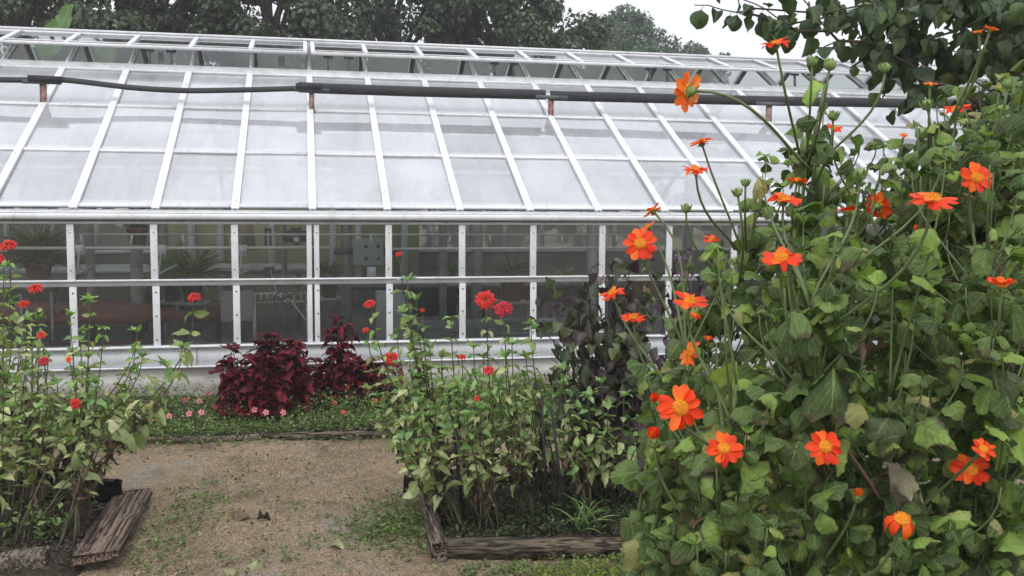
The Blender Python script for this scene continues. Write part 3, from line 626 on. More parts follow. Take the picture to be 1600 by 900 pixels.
# rusty brackets and black rails on the roof
YBk = Y0+2.13*ct; ZBk = Z0+2.13*st_
for px in (68, 487, 861, 1202):
    x = at_y(px, 160, YBk)[0]; mb = MB(); mb.box((x-.022, YBk-.012, ZBk-.0), (x+.022, YBk-.004, ZBk+.21)); mb.box((x-.026, YBk-.02, ZBk-.01), (x-.0225, YBk+.03, ZBk+.2)); mb.box((x+.0225, YBk-.02, ZBk-.01), (x+.026, YBk+.03, ZBk+.2))
    br = mb.build('rail_bracket', M['rust'], gh)
    mb = MB(); zt = ZBk+.212; mb.box((x-.17, YBk-.035, zt-.02), (x+.17, YBk-.028, zt+.02)); mb.build('clamp_plate', M['dark_metal'], br)
def rail(pts, hgt, name='black_rail', flange=True):
    P = [at_y(px, py, YBk) for px, py in pts]; P = np.array(P)
    # smooth through points
    f = np.linspace(0, 1, len(P)); g = np.linspace(0, 1, 40); Pn = np.stack([np.interp(g, f, P[:, i]) for i in range(3)], 1)
    for _ in range(3): Pn[1:-1] = (Pn[:-2]+2*Pn[1:-1]+Pn[2:])/4
    sec = [(-.03, -hgt/2), (.02, -hgt/2), (.03, hgt/2-.012), (.05, hgt/2-.004), (.05, hgt/2), (-.008, hgt/2), (-.03, hgt/2-.025)]
    m_ = len(sec); v = np.array([[p[0], p[1]+a, p[2]+b] for p in Pn for a, b in sec]); mb = MB()
    mb.add(v, [[i*m_+j, i*m_+(j+1) % m_, (i+1)*m_+(j+1) % m_, (i+1)*m_+j] for i in range(39) for j in range(m_)])
    mb.build(name, M['rubber'], gh)
rail([(-500, 112), (-120, 121), (0, 124.5), (50, 125)], .05)
rail([(55, 123.5), (95, 124), (140, 129), (200, 136.5), (250, 140), (300, 142), (400, 140), (470, 138)], .05)
rail([(466, 136), (500, 138), (650, 143), (852, 148)], .10)
rail([(861, 149.5), (1000, 153), (1200, 157.5), (1400, 161), (1800, 168), (2200, 175)], .10)
for a, b in ((46, 98), (462, 502)):
    p, q = at_y(a, 123 if a < 99 else 135.5, YBk), at_y(b, 125.5 if a < 99 else 137, YBk); mb = MB(); mb.bar(p+np.array([0, -.04, .0]), q+np.array([0, -.04, 0]), .06, .055); mb.build('rail_sleeve', M['rubber'], gh)

# ================================================================= INSIDE THE GREENHOUSE
mb = MB(); mb.box((XL, Y0+.3, -.02), (XR, YB-.1, .012)); tag(mb.build('greenhouse_floor', M['floor_c']), kind='structure')
a, b = at_y(252, 390, 15.0)[0], at_y(655, 390, 15.0)[0]
wl = empty('partition_wall', ((a+b)/2, 15.0, 0), 'pale olive wall seen through the glass at the back of the greenhouse', 'wall')
mb = MB(); mb.box((a, 14.98, 0), (b, 15.05, 1.75)); mb.build('wall_panel', M['olive_wall'], wl)
for px in (300, 345, 425, 520, 560, 632):
    x = at_y(px, 390, 14.95)[0]; mb = MB(); mb.box((x-.05, 14.93, 0), (x+.05, 14.978, 1.75)); mb.build('batten', M['shade_metal'], wl)
a = at_y(377, 350, 12.5)[0]; b = at_y(397, 390, 12.5)[0]; z0_, z1_ = at_y(380, 392, 12.5)[2], 1.62
mb = MB(); v = np.array([[a, 12.5, z0_], [b+.03, 12.5, z0_], [b-.06, 12.5, z1_], [a, 12.5, z1_], [a, 12.53, z0_], [b+.03, 12.53, z0_], [b-.06, 12.53, z1_], [a, 12.53, z1_]]); mb.add(v, [[0, 1, 2, 3], [7, 6, 5, 4], [0, 4, 5, 1], [1, 5, 6, 2], [2, 6, 7, 3], [3, 7, 4, 0]])
tag(mb.build('curtain_panel', M['beige']), 'beige tapering curtain panel hanging behind the glass of the upper windows', 'curtain')
def rod(py0, py1, px0, px1, Yr, rad, label, hooks=()):
    p, q = at_y(px0, py0, Yr), at_y(px1, py1, Yr); t = empty('crank_rod', p, label, 'rod', 'metal rods inside the upper windows'); mb = MB(); mb.tube([p, q], rad, 8); mb.build('rod', M['pipe_metal'], t)
    for h, ln, lean in hooks:
        f = (h-px0)/(px1-px0); c = p*(1-f)+q*f; mb = MB(); mb.bar(c, c+np.array([lean, 0, -ln]), .018, .012, (0, 1, 0)); mb.build('hook', M['pipe_metal'], t)
rod(366, 367, 124, 1000, 8.42, .009, 'thin metal rod with short hooks, above the thicker pipe in the upper windows', [(x, .085, -.012 if i % 2 else .012) for i, x in enumerate((126, 198, 270, 342, 553, 680, 744, 807, 864, 960))])
rod(388, 387, 25, 515, 8.42, .014, 'thicker pipe inside the upper windows left of the grey gearbox', ())
rod(389, 387, 612, 1000, 8.42, .012, 'thicker pipe inside the upper windows right of the grey gearbox', ())
# diagonal stays at each mullion
for px in (120, 248, 374):
    p = at_y(px, 428, 8.25); q = at_y(px+28, 414, 8.6); mb = MB(); mb.bar(p, q, .03, .012); mb.box(at_y(px+4, 391, 8.4)-np.array([.04, .01, .045]), at_y(px+4, 391, 8.4)+np.array([.04, .01, .045])); mb.bar(at_y(px+4, 391, 8.4), p, .015, .01, (0, 1, 0))
    tag(mb.build('window_stay', M['pipe_metal']), {120: 'angled window stay behind the leftmost full upper window', 248: 'angled window stay beside the narrow-leaved plant behind glass', 374: 'angled window stay beside the beige curtain behind glass'}[px], 'window stay')
# gearbox on post
c = at_y(577, 393, 9.0); gb = empty('gearbox', c, 'square grey gearbox with four bolts beside the vertical pipe behind glass', 'gearbox')
mb = MB(); mb.box(c-np.array([.15, .03, .13]), c+np.array([.13, .06, .12])); mb.build('housing', M['box_grey'], gb, bevel=.01)
mb = MB(); mb.tube([c+np.array([.13, .02, -.0]), c+np.array([.28, .02, 0])], .035, 10); mb.tube([c+np.array([-.32, .02, -.0]), c+np.array([-.15, .02, 0])], .03, 10); mb.build('shaft', M['dark_metal'], gb)
for dx, dz in ((-.03, .05), (.08, .05), (-.03, -.06), (.08, -.06)):
    mb = MB(); mb.tube([c+np.array([dx, -.045, dz]), c+np.array([dx, -.028, dz])], .016, 6); mb.build('bolt', M['screw'], gb)
mb = MB(); mb.box(c+np.array([-.02, -.02, -.25]), c+np.array([.06, .03, -.14])); mb.box(c+np.array([-.02, -.03, -.27]), c+np.array([.05, .0, -.251])); mb.build('lower_bracket', M['pipe_metal'], gb)
# motor on the rod
c = at_y(463, 369, 8.6); mo = empty('motor', c, 'small dark motor on the thin rod behind the glass, left of the double post', 'motor')
mb = MB(); mb.tube([c+np.array([-.11, 0, 0]), c+np.array([.11, 0, 0])], .05, 12); mb.tube([c+np.array([0, -.06, -.03]), c+np.array([0, .05, -.03])], .045, 12); mb.box(c+np.array([-.05, -.03, .045]), c+np.array([.05, .03, .075])); mb.build('housing', M['dark_metal'], mo, bevel=.004)
mb = MB(); mb.tube([c+np.array([0, -.085, -.03]), c+np.array([0, -.0605, -.03])], .025, 10); mb.build('end_cap', M['pipe_metal'], mo)
c = at_y(413, 370, 8.6); mb = MB(); an = np.linspace(0, 6.28, 25)
mb.tube([c+np.array([.01, .04*math.cos(t)*2, .085*math.sin(t)-.01]) for t in an], .008, 5); mb.tube([c+np.array([.05, .04*math.cos(t)*2, .085*math.sin(t)-.01]) for t in an], .008, 5); mb.bar(c+np.array([0, 0, .06]), c+np.array([.06, 0, .06]), .02, .02)
tag(mb.build('chain_wheel', M['dark_metal']), 'dark chain wheel around the thin rod left of the motor behind glass', 'wheel')
# grey boxes behind lower windows
for nm, x0p, x1p, y0p, y1p, Yb, lab in (('control_box', 345, 395, 456, 503, 8.45, 'pale grey metal box with corner screws behind the lower window left of the maroon plants'), ('control_box', 588, 633, 455, 530, 8.7, 'plain grey cabinet behind the lower windows right of the double post')):
    p, q = at_y(x0p, y1p, Yb), at_y(x1p, y0p, Yb); t = empty(nm, (p+q)/2, lab, 'box'); mb = MB(); mb.box((p[0], Yb, p[2]), (q[0], Yb+.14, q[2])); mb.build('casing', M['box_grey'], t, bevel=.008)
    for x in (p[0]+.02, q[0]-.02):
        for z in (p[2]+.02, q[2]-.02): mb = MB(); mb.tube([(x, Yb-.004, z), (x, Yb+.001, z)], .006, 6); mb.build('screw', M['screw'], t)
    mb = MB(); mb.bar((p[0]+.08, Yb+.07, 0), (p[0]+.08, Yb+.07, p[2]), .04, .04, (0, 1, 0)); mb.bar((q[0]-.08, Yb+.07, 0), (q[0]-.08, Yb+.07, p[2]), .04, .04, (0, 1, 0)); mb.build('leg', M['dark_metal'], t)
c = at_y(421, 425, 9.8); t = empty('switch_box', c, 'small dark switch box with pale rim behind the upper window', 'switch'); mb = MB(); mb.box(c-np.array([.05, .03, .05]), c+np.array([.05, .03, .045])); mb.build('box_body', M['dark_metal'], t); mb = MB(); mb.box(c+np.array([-.055, -.04, .046]), c+np.array([.055, .03, .07])); mb.build('rim', M['pipe_metal'], t)
mb = MB(); mb.tube([c+np.array([0, .0, .05]), c+np.array([.08, -.3, -.2]), at_y(455, 470, 9.2), at_y(480, 503, 8.9)], .005, 5); tag(mb.build('cable', M['pipe_metal']), 'thin pale cable slanting down behind glass past the black wheel', 'cable')
p, q = at_y(397, 472, 10.2), at_y(480, 458, 10.2); t = empty('white_rack', (p+q)/2, 'white ladder-like rack behind the lower window left of the double post', 'rack'); mb = MB()
mb.bar((p[0], 10.2, p[2]), (q[0], 10.2, p[2]), .02, .02); mb.bar((p[0], 10.2, q[2]), (q[0], 10.2, q[2]), .02, .02)
for x in np.linspace(p[0], q[0], 9): mb.bar((x, 10.19, p[2]), (x, 10.19, q[2]), .014, .014, (0, 1, 0))
mb.build('rungs', M['white_paint'], t); mb = MB()
for x in (p[0], q[0]): mb.bar((x, 10.22, 0), (x, 10.22, q[2]), .03, .03, (0, 1, 0))
mb.build('leg', M['white_paint'], t)
c = at_y(441, 468, 9.3); t = empty('hand_wheel', c, 'black spoked hand wheel behind the lower window', 'wheel'); mb = MB(); mb.tube([c+.075*np.array([math.cos(a_), 0, math.sin(a_)]) for a_ in an], .01, 6); mb.build('rim', M['dark_metal'], t); mb = MB()
for a_ in np.arange(5)*1.2566: mb.bar(c, c+.07*np.array([math.cos(a_), 0, math.sin(a_)]), .012, .008, (0, 1, 0))
mb.build('spokes', M['dark_metal'], t); mb = MB(); mb.bar(c+np.array([0, .02, 0]), at_y(480, 448, 9.3), .02, .02); mb.bar(c+np.array([0, .02, 0]), at_y(400, 470, 9.3), .02, .02); mb.build('arm', M['dark_metal'], t)
# benches
def bench(x0, x1, y0, y1, z, mat, lab, mesh=False, lip=.08):
    t = empty('plant_bench', ((x0+x1)/2, (y0+y1)/2, 0), lab, 'bench', 'benches inside the greenhouse'); mb = MB()
    if mesh:
        for y in np.arange(y0, y1, .05): mb.bar((x0, y, z), (x1, y, z), .012, .012)
        for x in np.arange(x0, x1, .05): mb.bar((x, y0, z+.006), (x, y1, z+.006), .008, .006)
    else: mb.box((x0, y0, z-.03), (x1, y1, z))
    mb.build('bench_top', mat, t); mb = MB(); mb.box((x0, y0-.03, z-lip), (x1, y0-.001, z+.015)); mb.box((x0, y1+.001, z-lip), (x1, y1+.03, z+.015)); mb.build('bench_rim', mat, t)
    for x in np.linspace(x0+.1, x1-.1, max(2, int((x1-x0)/1.4)+1)):
        for y in (y0+.05, y1-.05): mb = MB(); mb.box((x-.025, y-.025, 0), (x+.025, y+.025, z-.031)); mb.build('leg', M['dark_metal'], t)
bench(-3.6, -.75, 8.95, 9.9, .585, M['bench_red'], 'faded red bench behind the lower windows left of the grey box')
bench(-3.4, -1.2, 8.35, 8.8, .36, M['bench_red'], 'low reddish tray bench just above the sill behind the leftmost lower windows')
bench(1.0, 3.9, 8.4, 9.25, .43, M['grey_metal'], 'grey wire mesh bench behind the lower windows on the right', True, .04)
bench(.35, 3.8, 10.6, 11.6, .68, M['grey_metal'], 'grey solid bench farther back on the right inside', False, .05)
bench(-3.8, .0, 12.2, 13.2, .75, M['grey_metal'], 'grey solid bench farther back on the left inside', False, .05)
# pots and plants inside
def pot(c, r_, h, mat, t, name='pot'):
    mb = MB(); mb.lathe(c, [(.001, 0), (r_*.72, 0), (r_*.96, h*.82), (r_*1.08, h*.82), (r_*1.08, h), (r_*.9, h), (r_*.88, h*.85), (.001, h*.85)], 18); mb.build(name, mat, t, True)
def spiky(c, n, ln, t, mat, rng, spread_=.9, tpl=None, wid=.5, h0=0.):
    mb = MB(); an = rng.uniform(0, 6.28, n); el = rng.uniform(.25, 1.4, n); D = np.stack([np.cos(an)*np.cos(el)*spread_, np.sin(an)*np.cos(el)*spread_, np.sin(el)], 1)
    P = np.tile(c, (n, 1))+rng.normal(0, .02, (n, 3)); S = ln*rng.uniform(.5, 1.1, n); mb.leaves(tpl or T_SWORD, P, D, np.tile([0, 0, 1.], (n, 1))+rng.normal(0, .2, (n, 3)), np.stack([S*wid, S, S], 1)); mb.build('foliage', mat, t, True)
T_SWORD = leaf_tpl(.09, 2, 6, 1.1, .3, .0, 0, 0, seed=9, prof=lambda v: max(0, 1-v**2.5))
rg = np.random.default_rng(3)
for (px, py, Yp, hp, ln, n, mat, lab, w_) in (
        (60, 410, 9.0, .2, .42, 700, 'terracotta', 'feathery green potted plant behind the leftmost upper window', .3),
        (800, 436, 8.75, .2, .32, 260, 'terracotta', 'spiky yellow-green potted plant behind the upper window above the red zinnias', .8),
        (300, 440, 9.3, .18, .45, 220, 'black_pot', 'narrow-leaved potted plant behind the upper window right of the hanging pot', .8),
        (270, 440, 9.6, .18, .4, 170, 'black_pot', 'dark-leaved potted plant behind and left of the narrow-leaved one', 1.2),
        (515, 440, 9.5, .15, .26, 160, 'black_pot', 'small bushy potted plant beside the vertical grey pipe behind glass', 2.6),
        (710, 437, 10.9, .16, .3, 80, 'black_pot', 'faint potted plant on the far right bench behind glass', 1.6),
        (880, 440, 10.9, .16, .3, 80, 'black_pot', 'potted plant on the far bench near the wide inner post', 1.4),
        (1000, 440, 9.0, .16, .35, 90, 'terracotta', 'potted plant behind the glass just above the dark bean vine', 1.3)):
    c = at_y(px, py, Yp); t = empty('potted_plant', c-np.array([0, 0, hp]), lab, 'plant', 'potted plants inside the greenhouse'); pot(c-np.array([0, 0, hp]), hp*.55, hp, M[mat], t); spiky(c, n, ln, t, M['pot_plant'], rg, wid=w_)
    zb = c[2]-hp; st = empty('plant_stand', (c[0], c[1], 0), 'stand under the '+lab, 'stand'); mb = MB(); mb.box((c[0]-.15, c[1]-.13, zb-.03), (c[0]+.15, c[1]+.13, zb-.002)); mb.build('stand_top', M['grey_metal'], st)
    for dx in (-.12, .12):
        for dy in (-.1, .1): mb = MB(); mb.box((c[0]+dx-.012, c[1]+dy-.012, .012), (c[0]+dx+.012, c[1]+dy+.012, zb-.031)); mb.build('leg', M['grey_metal'], st)
c = at_y(215, 382, 8.7); t = empty('hanging_pot', c, 'terracotta pot with dry trailing plant hanging behind the upper window', 'plant pot'); pot(c, .085, .14, M['terracotta'], t); spiky(c+np.array([0, 0, .13]), 150, .16, t, M['dead'], rg, wid=1.2)
mb = MB()
for dx in (-.08, .08): mb.tube([c+np.array([dx, 0, .13]), c+np.array([0, 0, .42])], .003, 4)
mb.build('hanger', M['dark_metal'], t)
c = at_y(843, 448, 9.2)
# pipe column beside gearbox is an inner_post; potting table clutter
c = at_y(680, 470, 10.0); mb = MB(); mb.box(c+np.array([-.2, 0, -.16]), c+np.array([.22, .25, .14])); tag(mb.build('storage_crate', M['black_pot'], bevel=.01), 'black crate standing behind the lower window left of the zinnia heads', 'crate')
#VEGETATION
# ================================================================= HAZE
mh, th, oh = new_mat('thin_haze'); pv_ = th.nodes.new('ShaderNodeVolumePrincipled'); pv_.inputs['Color'].default_value = (.92, .95, 1, 1); pv_.inputs['Density'].default_value = .0024; th.links.new(pv_.outputs[0], oh.inputs['Volume'])
mb = MB(); mb.box((-90, -30, -1.2), (120, 90, 26)); tag(mb.build('haze', mh), kind='stuff')
# ================================================================= TREES
T_TR = [(_k*np.array([1.1, 1, 1]), None, T_KITE[2], T_KITE[3])]
def tree(name, label, base, h, cz, rad, nclump, nleaf, lsz, mat, seed, group=None, trunk_r=.25, gap=.0):
    r = np.random.default_rng(seed); base = np.asarray(base, float)
    t = empty(name, base, label, 'tree', group)
    ctr = base+np.array([0, 0, cz])
    u = r.normal(0, 1, (nclump, 3)); u /= np.linalg.norm(u, axis=1)[:, None]; rr = r.uniform(.35, 1., nclump)**.6
    cl_ = ctr+u*rr[:, None]*np.asarray(rad)*(1+.18*np.sin(u[:, :1]*5+seed)+.12*r.normal(0, 1, (nclump, 1)))
    cl_ = cl_[cl_[:, 2] > base[2]+.4]
    mb = MB(); top = ctr+np.array([0, 0, rad[2]*.3])
    tp_ = bez(base, top, base+np.array([.1*h*.3, 0, h*.3]), top-np.array([.0, .2, h*.2]), 10); mb.tube(tp_, np.linspace(trunk_r, trunk_r*.25, 10), 8); mb.build('trunk', M['bark'], t, True)
    mb = MB()
    for c in cl_[::2]:
        zf = np.clip((c[2]-base[2]-rad[2]*.5)/(top[2]-base[2]), .12, .95); s0 = tp_[int(zf*9)]
        p = bez(s0, c, s0+(c-s0)*.3+np.array([0, 0, .5]), s0+(c-s0)*.7+np.array([0, 0, .4]), 6); mb.tube(p, np.linspace(trunk_r*.3, trunk_r*.06, 6), 5, False)
    mb.build('limbs', M['bark'], t, True)
    k = r.integers(0, len(cl_), nleaf); cs = r.uniform(.5, 1.3, len(cl_))*np.mean(rad)*.15
    off = r.normal(0, 1, (nleaf, 3)); off /= np.linalg.norm(off, axis=1)[:, None]; off *= r.uniform(.2, 1., (nleaf, 1))**.5
    P = cl_[k]+off*cs[k][:, None]*np.array([1.1, 1.1, .75])
    D = off*.6+np.array([0, 0, -.5])+r.normal(0, .5, (nleaf, 3)); Nn = off+np.array([0, 0, .8])+r.normal(0, .4, (nleaf, 3))
    mb = MB(); mb.leaves(T_KITE, P, D, Nn, lsz*r.uniform(.6, 1.25, nleaf)); mb.build('crown', M[mat], t, False)
    return t
G = 'trees behind the greenhouse'
TR = [  # px, Y, height of crown centre, radii, clumps, leaves
    (40, 22, 5.6, (3.4, 2.6, 4.2), 60, 15000, 'tree_a', 'dark tree behind the left end of the ridge, above the broad banana leaf'),
    (235, 25, 6.4, (3.6, 2.8, 5.4), 80, 17000, 'tree_b', 'brownish green tree with many sky gaps behind the left part of the roof'),
    (420, 23, 6.0, (2.8, 2.4, 4.8), 60, 15000, 'tree_a', 'dense dark tree behind the double roof bar'),
    (610, 26, 6.6, (3.4, 2.8, 5.4), 70, 18000, 'tree_a', 'tall dark green tree standing behind the middle of the roof'),
    (775, 24, 5.6, (2.5, 2.2, 4.9), 95, 24000, 'tree_a', 'open crowned tree at the right end of the tall tree row, before the clear sky')]
for i, (px, Yt, cz, rad, nc, nl, mt, lab) in enumerate(TR):
    b = at_y(px, 330, Yt); tree('broadleaf_tree', lab, (b[0], Yt, 0), cz*1.6, cz, rad, int(nc*1.55), int(nl*2.5), .14, mt, 11+i, G)
b = at_y(990, 330, 48); tree('broadleaf_tree', 'round topped green tree farther off, alone against the pale sky', (b[0], 48, 0), 10, 7.2, (4.0, 3.2, 3.9), 260, 75000, .2, 'tree_c', 21, G, .3)
b = at_y(880, 330, 40); tree('broadleaf_tree', 'low green tree filling the gap between the tall row and the round tree', (b[0], 40, 0), 8, 4.9, (3.6, 3, 4.2), 130, 34000, .2, 'tree_c', 22, G, .3)
for i, (px, Yt, cz, w_) in enumerate(((1180, 46, 2.6, 5.), (1450, 44, 2.8, 5.5), (1720, 42, 3., 5.))):
    b = at_y(px, 330, Yt); tree('broadleaf_tree', ['low bushy tree just right of the round tree, hardly above the roof', 'low bushy tree behind the orange flowers, seen through the vents', 'low bushy tree beyond the far right end of the roof'][i], (b[0], Yt, 0), 5, cz, (w_, 3, 2.6), 70, 12000, .3, 'tree_c', 31+i, 'low trees far behind')
# undergrowth hedge behind the greenhouse
for i, px in enumerate((-60, 130, 330, 760, 930, 1130, 1330, 1560)):
    b = at_y(px, 330, 18.5); tree('shrub', 'dark shrub glimpsed through the glass, %s' % ['beyond the left frame edge', 'behind the leftmost windows', 'behind the olive wall on its left', 'behind the spiky potted plant', 'behind the wide inner post', 'behind the orange tithonia flowers', 'behind the dense tithonia', 'at the far right'][i], (b[0], 18.5, 0), 2.4, 1.15, (1.5, 1., 1.05), 26, 3500, .14, 'tree_a', 50+i, 'shrubs behind the greenhouse', .06)
# banana leaves above the ridge
rg = np.random.default_rng(5)
def banana(px, py, Yp, lab, specs):
    tip = at_y(px, py, Yp); t = empty('banana_plant', (tip[0], Yp, 0), lab, 'banana plant', 'banana plants behind the ridge'); top = np.array([tip[0]-.2, Yp, tip[2]-.9])
    mb = MB(); mb.tube([(tip[0]-.2, Yp, 0), top], [.12, .05], 8); mb.build('trunk', M['stem_dull'], t, True); mb = MB()
    T_B = leaf_tpl(.3, 6, 22, .6, .3, .07, .06, .1, seed=3, lobe=.05, prof=lambda v: math.sin(math.pi*v**.8)**.5 if v < 1 else 0)
    for (dx, dy, dz, s_) in specs: mb.leaves(T_B, [top], [(dx, dy, dz)], [(.1, -1, .5)], [s_])
    mb.build('foliage', M['banana'], t, True)
banana(92, 8, 16.2, 'banana plant with one broad upright leaf showing above the ridge', [(.32, 0, 1, 1.1), (-.25, .3, .9, .78), (.5, 1, .0, .6)])
banana(182, 27, 16.4, 'smaller banana plant whose thin leaf tips just clear the ridge', [(.2, 0, 1, .8), (-.2, .1, 1, .72), (.6, 1, .0, .5)])

# near tree at upper right
rg = np.random.default_rng(8)
tb = np.array([4.9, 5.2, 0.]); t = empty('overhanging_tree', tb, 'dark leaved tree whose drooping branches hang into the upper right corner', 'tree')
fork = np.array([4.6, 4.9, 1.9]); mb = MB(); mb.tube(bez(tb, fork, tb+[0, 0, .8], fork-[0, 0, .5], 8), np.linspace(.12, .08, 8), 10); mb.tube(bez(fork, [4.9, 4.9, 4.0], fork+[.1, 0, .7], [4.8, 4.9, 3.4], 8), np.linspace(.08, .04, 8), 8); mb.build('trunk', M['bark'], t, True)
mb = MB(); P = []; D = []; Nn = []; S = []
def twig(a, b, r0, sag=.12, step=.035, size=.075, leaves=True, n=10, start=.1):
    a = np.asarray(a, float); b = np.asarray(b, float); l = np.linalg.norm(b-a); p = bez(a, b, a+(b-a)*.33+[0, 0, sag*l], a+(b-a)*.66+[0, 0, sag*l*.8], n); p[1:-1] += rg.normal(0, .012*l, (n-2, 3)); mb.tube(p, np.linspace(r0, r0*.3+.0012, n), 5)
    if leaves:
        q = nodes_on(p, start*l, step, rg, droop=1.6, size=size, tipscale=.8)
        P.extend(q[0]); D.extend(q[1]); Nn.extend([x+np.array([-.2, -1., 0])*1.2 for x in q[2]]); S.extend(q[3])
    return p
# limb with bark running from the right
lp = bez(fork, at_d(1405, 292, 4.2), fork+[-.3, -.1, .15], at_d(1500, 262, 4.25), 10); mb.tube(lp, np.linspace(.05, .028, 10), 8)
mains = [  # end px, depth, start height
    ((1165, 12), 3.9, .55), ((1210, 42), 3.9, .5), ((1290, 20), 3.8, .55), ((1340, 60), 4.0, .5), ((1400, 20), 3.7, .6), ((1380, 95), 4.2, .4), ((1450, 60), 3.8, .5), ((1330, 105), 4.1, .45), ((1500, 90), 3.9, .4), ((1540, 150), 4.1, .3), ((1560, 60), 3.7, .5), ((1450, 130), 4.4, .3), ((1590, 20), 3.6, .6), ((1480, 10), 3.9, .6), ((1600, 200), 4.2, .2), ((1560, 260), 4.3, .1), ((1260, -30), 3.9, .6), ((1430, -40), 3.8, .6), ((1600, 110), 3.8, .3), ((1590, 300), 4.2, .1), ((1510, 200), 4.3, .2), ((1350, -20), 4.0, .6), ((1655, 60), 4.0, .6), ((1640, 170), 4.0, .6)]
for (e, d, hz) in mains:
    s0 = np.array([4.65+rg.normal(0, .1), 4.9+rg.normal(0, .1), 2.0+hz*1.2]); e3 = at_d(e[0], e[1], d); p = twig(s0, e3, .009, .1, .045 if e[0] > 1330 else .075, .098, True, 12, .25 if e[0] > 1330 else .6)
    far = e[0] > 1330
    for k in range(9 if far else 1):
        a = p[rg.integers(4 if far else 7, 11)]; bdir = nrm(e3-s0); b = a+bdir*rg.uniform(.1, .35)+np.array([rg.normal(0, .15), rg.normal(0, .15), rg.uniform(-.28, .1)]); twig(a, b, .003, .08, .028, .098, True, 6)
# long thin sparse twigs against the sky
bp = twig(at_d(1560, 190, 4.0), at_d(1195, 38, 3.9), .011, .12, .07, .12, True, 14, .3)
for i_, e in ((12, (1085, 8)), (11, (1130, -18)), (10, (1225, -30)), (11, (1150, 18)), (9, (1262, 90)), (8, (1290, -20)), (12, (1205, 60))):
    twig(bp[i_], at_d(*e, 3.9), .0035, .06, .06, .115, True, 8, .3)
mb.build('branches', M['bark'], t, True)
mb = MB(); scatter(mb, T_NTREE, P, D, Nn, S, rg); mb.build('crown', M['tree_near'], t, True)

# ================================================================= RAISED BEDS, BOARDS
def board(name, a, b, wid, hgt, mat, lab, cat='board', z=0., roll=0., zb=0., grp=None, rough=.004, seed=0, ragged=0):
    """weathered board from a to b (plan), wid across, hgt tall, with wavering edges"""
    r = np.random.default_rng(seed); a = np.array([a[0], a[1], z]); b = np.array([b[0], b[1], z+zb]); d = b-a; l = np.linalg.norm(d); d /= l; n = np.array([-d[1], d[0], 0]); n /= np.linalg.norm(n); u = np.cross(d, n)*1.; u = u if u[2] > 0 else -u
    n2 = n*math.cos(roll)+u*math.sin(roll); u2 = u*math.cos(roll)-n*math.sin(roll)
    m_ = 16; V = []; nz = 7
    for i in range(m_):
        c = a+d*l*i/(m_-1)
        for j, (x, y) in enumerate([(-.5, 0), (-.5, 1), (-.17, 1), (.17, 1), (.5, 1), (.5, 0)]):
            e = r.normal(0, rough, 3); end = (ragged*r.uniform(-1, 1) if i in (0, m_-1) else 0)
            V.append(c+n2*wid*x+u2*hgt*y*(1+r.normal(0, .02))+e+d*end)
    q = [[i*6+j, i*6+(j+1) % 6, (i+1)*6+(j+1) % 6, (i+1)*6+j] for i in range(m_-1) for j in range(6)]
    q += [[0, 1, 4, 5], [1, 2, 3, 4], [(m_-1)*6+5, (m_-1)*6+4, (m_-1)*6+1, (m_-1)*6], [(m_-1)*6+4, (m_-1)*6+3, (m_-1)*6+2, (m_-1)*6+1]]
    mb = MB(); mb.add(np.array(V), q); o = mb.build(name, M[mat], None, False); o['label'] = lab; o['category'] = cat
    if grp: o['group'] = grp
    return o
bg_ = 'boards edging the middle bed'
board('bed_board', (.50, 5.13), (3.4, 4.80), .045, .10, 'wood_dark', 'dark damp board along the back of the middle raised bed', seed=1, grp=bg_)
board('bed_board', (.60, 5.05), (.545, 4.05), .06, .10, 'wood_y', 'short grey weathered board closing the left end of the middle bed', seed=2, grp=bg_)
board('bed_board', (.58, 4.13), (3.0, 3.78), .038, .085, 'wood_x', 'brown board along the front of the middle raised bed', seed=3, grp=bg_)
board('bed_board', (-3.2, 5.55), (-.96, 5.22), .07, .135, 'wood_dark', 'black rotting board along the back of the left bed', seed=4, ragged=.03, rough=.007)
board('wood_plank', (-.895, 5.27), (-.885, 4.26), .185, .028, 'wood_pale', 'long cracked brown plank lying flat beside the left bed', 'plank', z=.03, zb=.02, seed=5, roll=.05)
board('bed_board', (-2.6, 4.32), (-1.06, 4.24), .06, .11, 'wood_y', 'pale board end in the lower left corner of the left bed', seed=6)
board('path_board', (-5.2, 6.98), (-1.9, 6.62), .03, .04, 'wood_x', 'weathered edging board beyond the left zinnias, in front of the border', seed=7, grp='boards edging the greenhouse border')
board('path_board', (-1.88, 6.60), (-.3, 6.48), .03, .04, 'wood_y', 'edging board below the pink petunias, in front of the border', seed=8, grp='boards edging the greenhouse border')
board('path_board', (-.28, 6.50), (1.0, 6.36), .03, .045, 'wood_x', 'edging board below the maroon plants, in front of the border', seed=9, grp='boards edging the greenhouse border')
board('path_board', (1.02, 6.36), (4.6, 5.95), .03, .04, 'wood_x', 'edging board behind the middle bed, in front of the border', seed=10, grp='boards edging the greenhouse border')

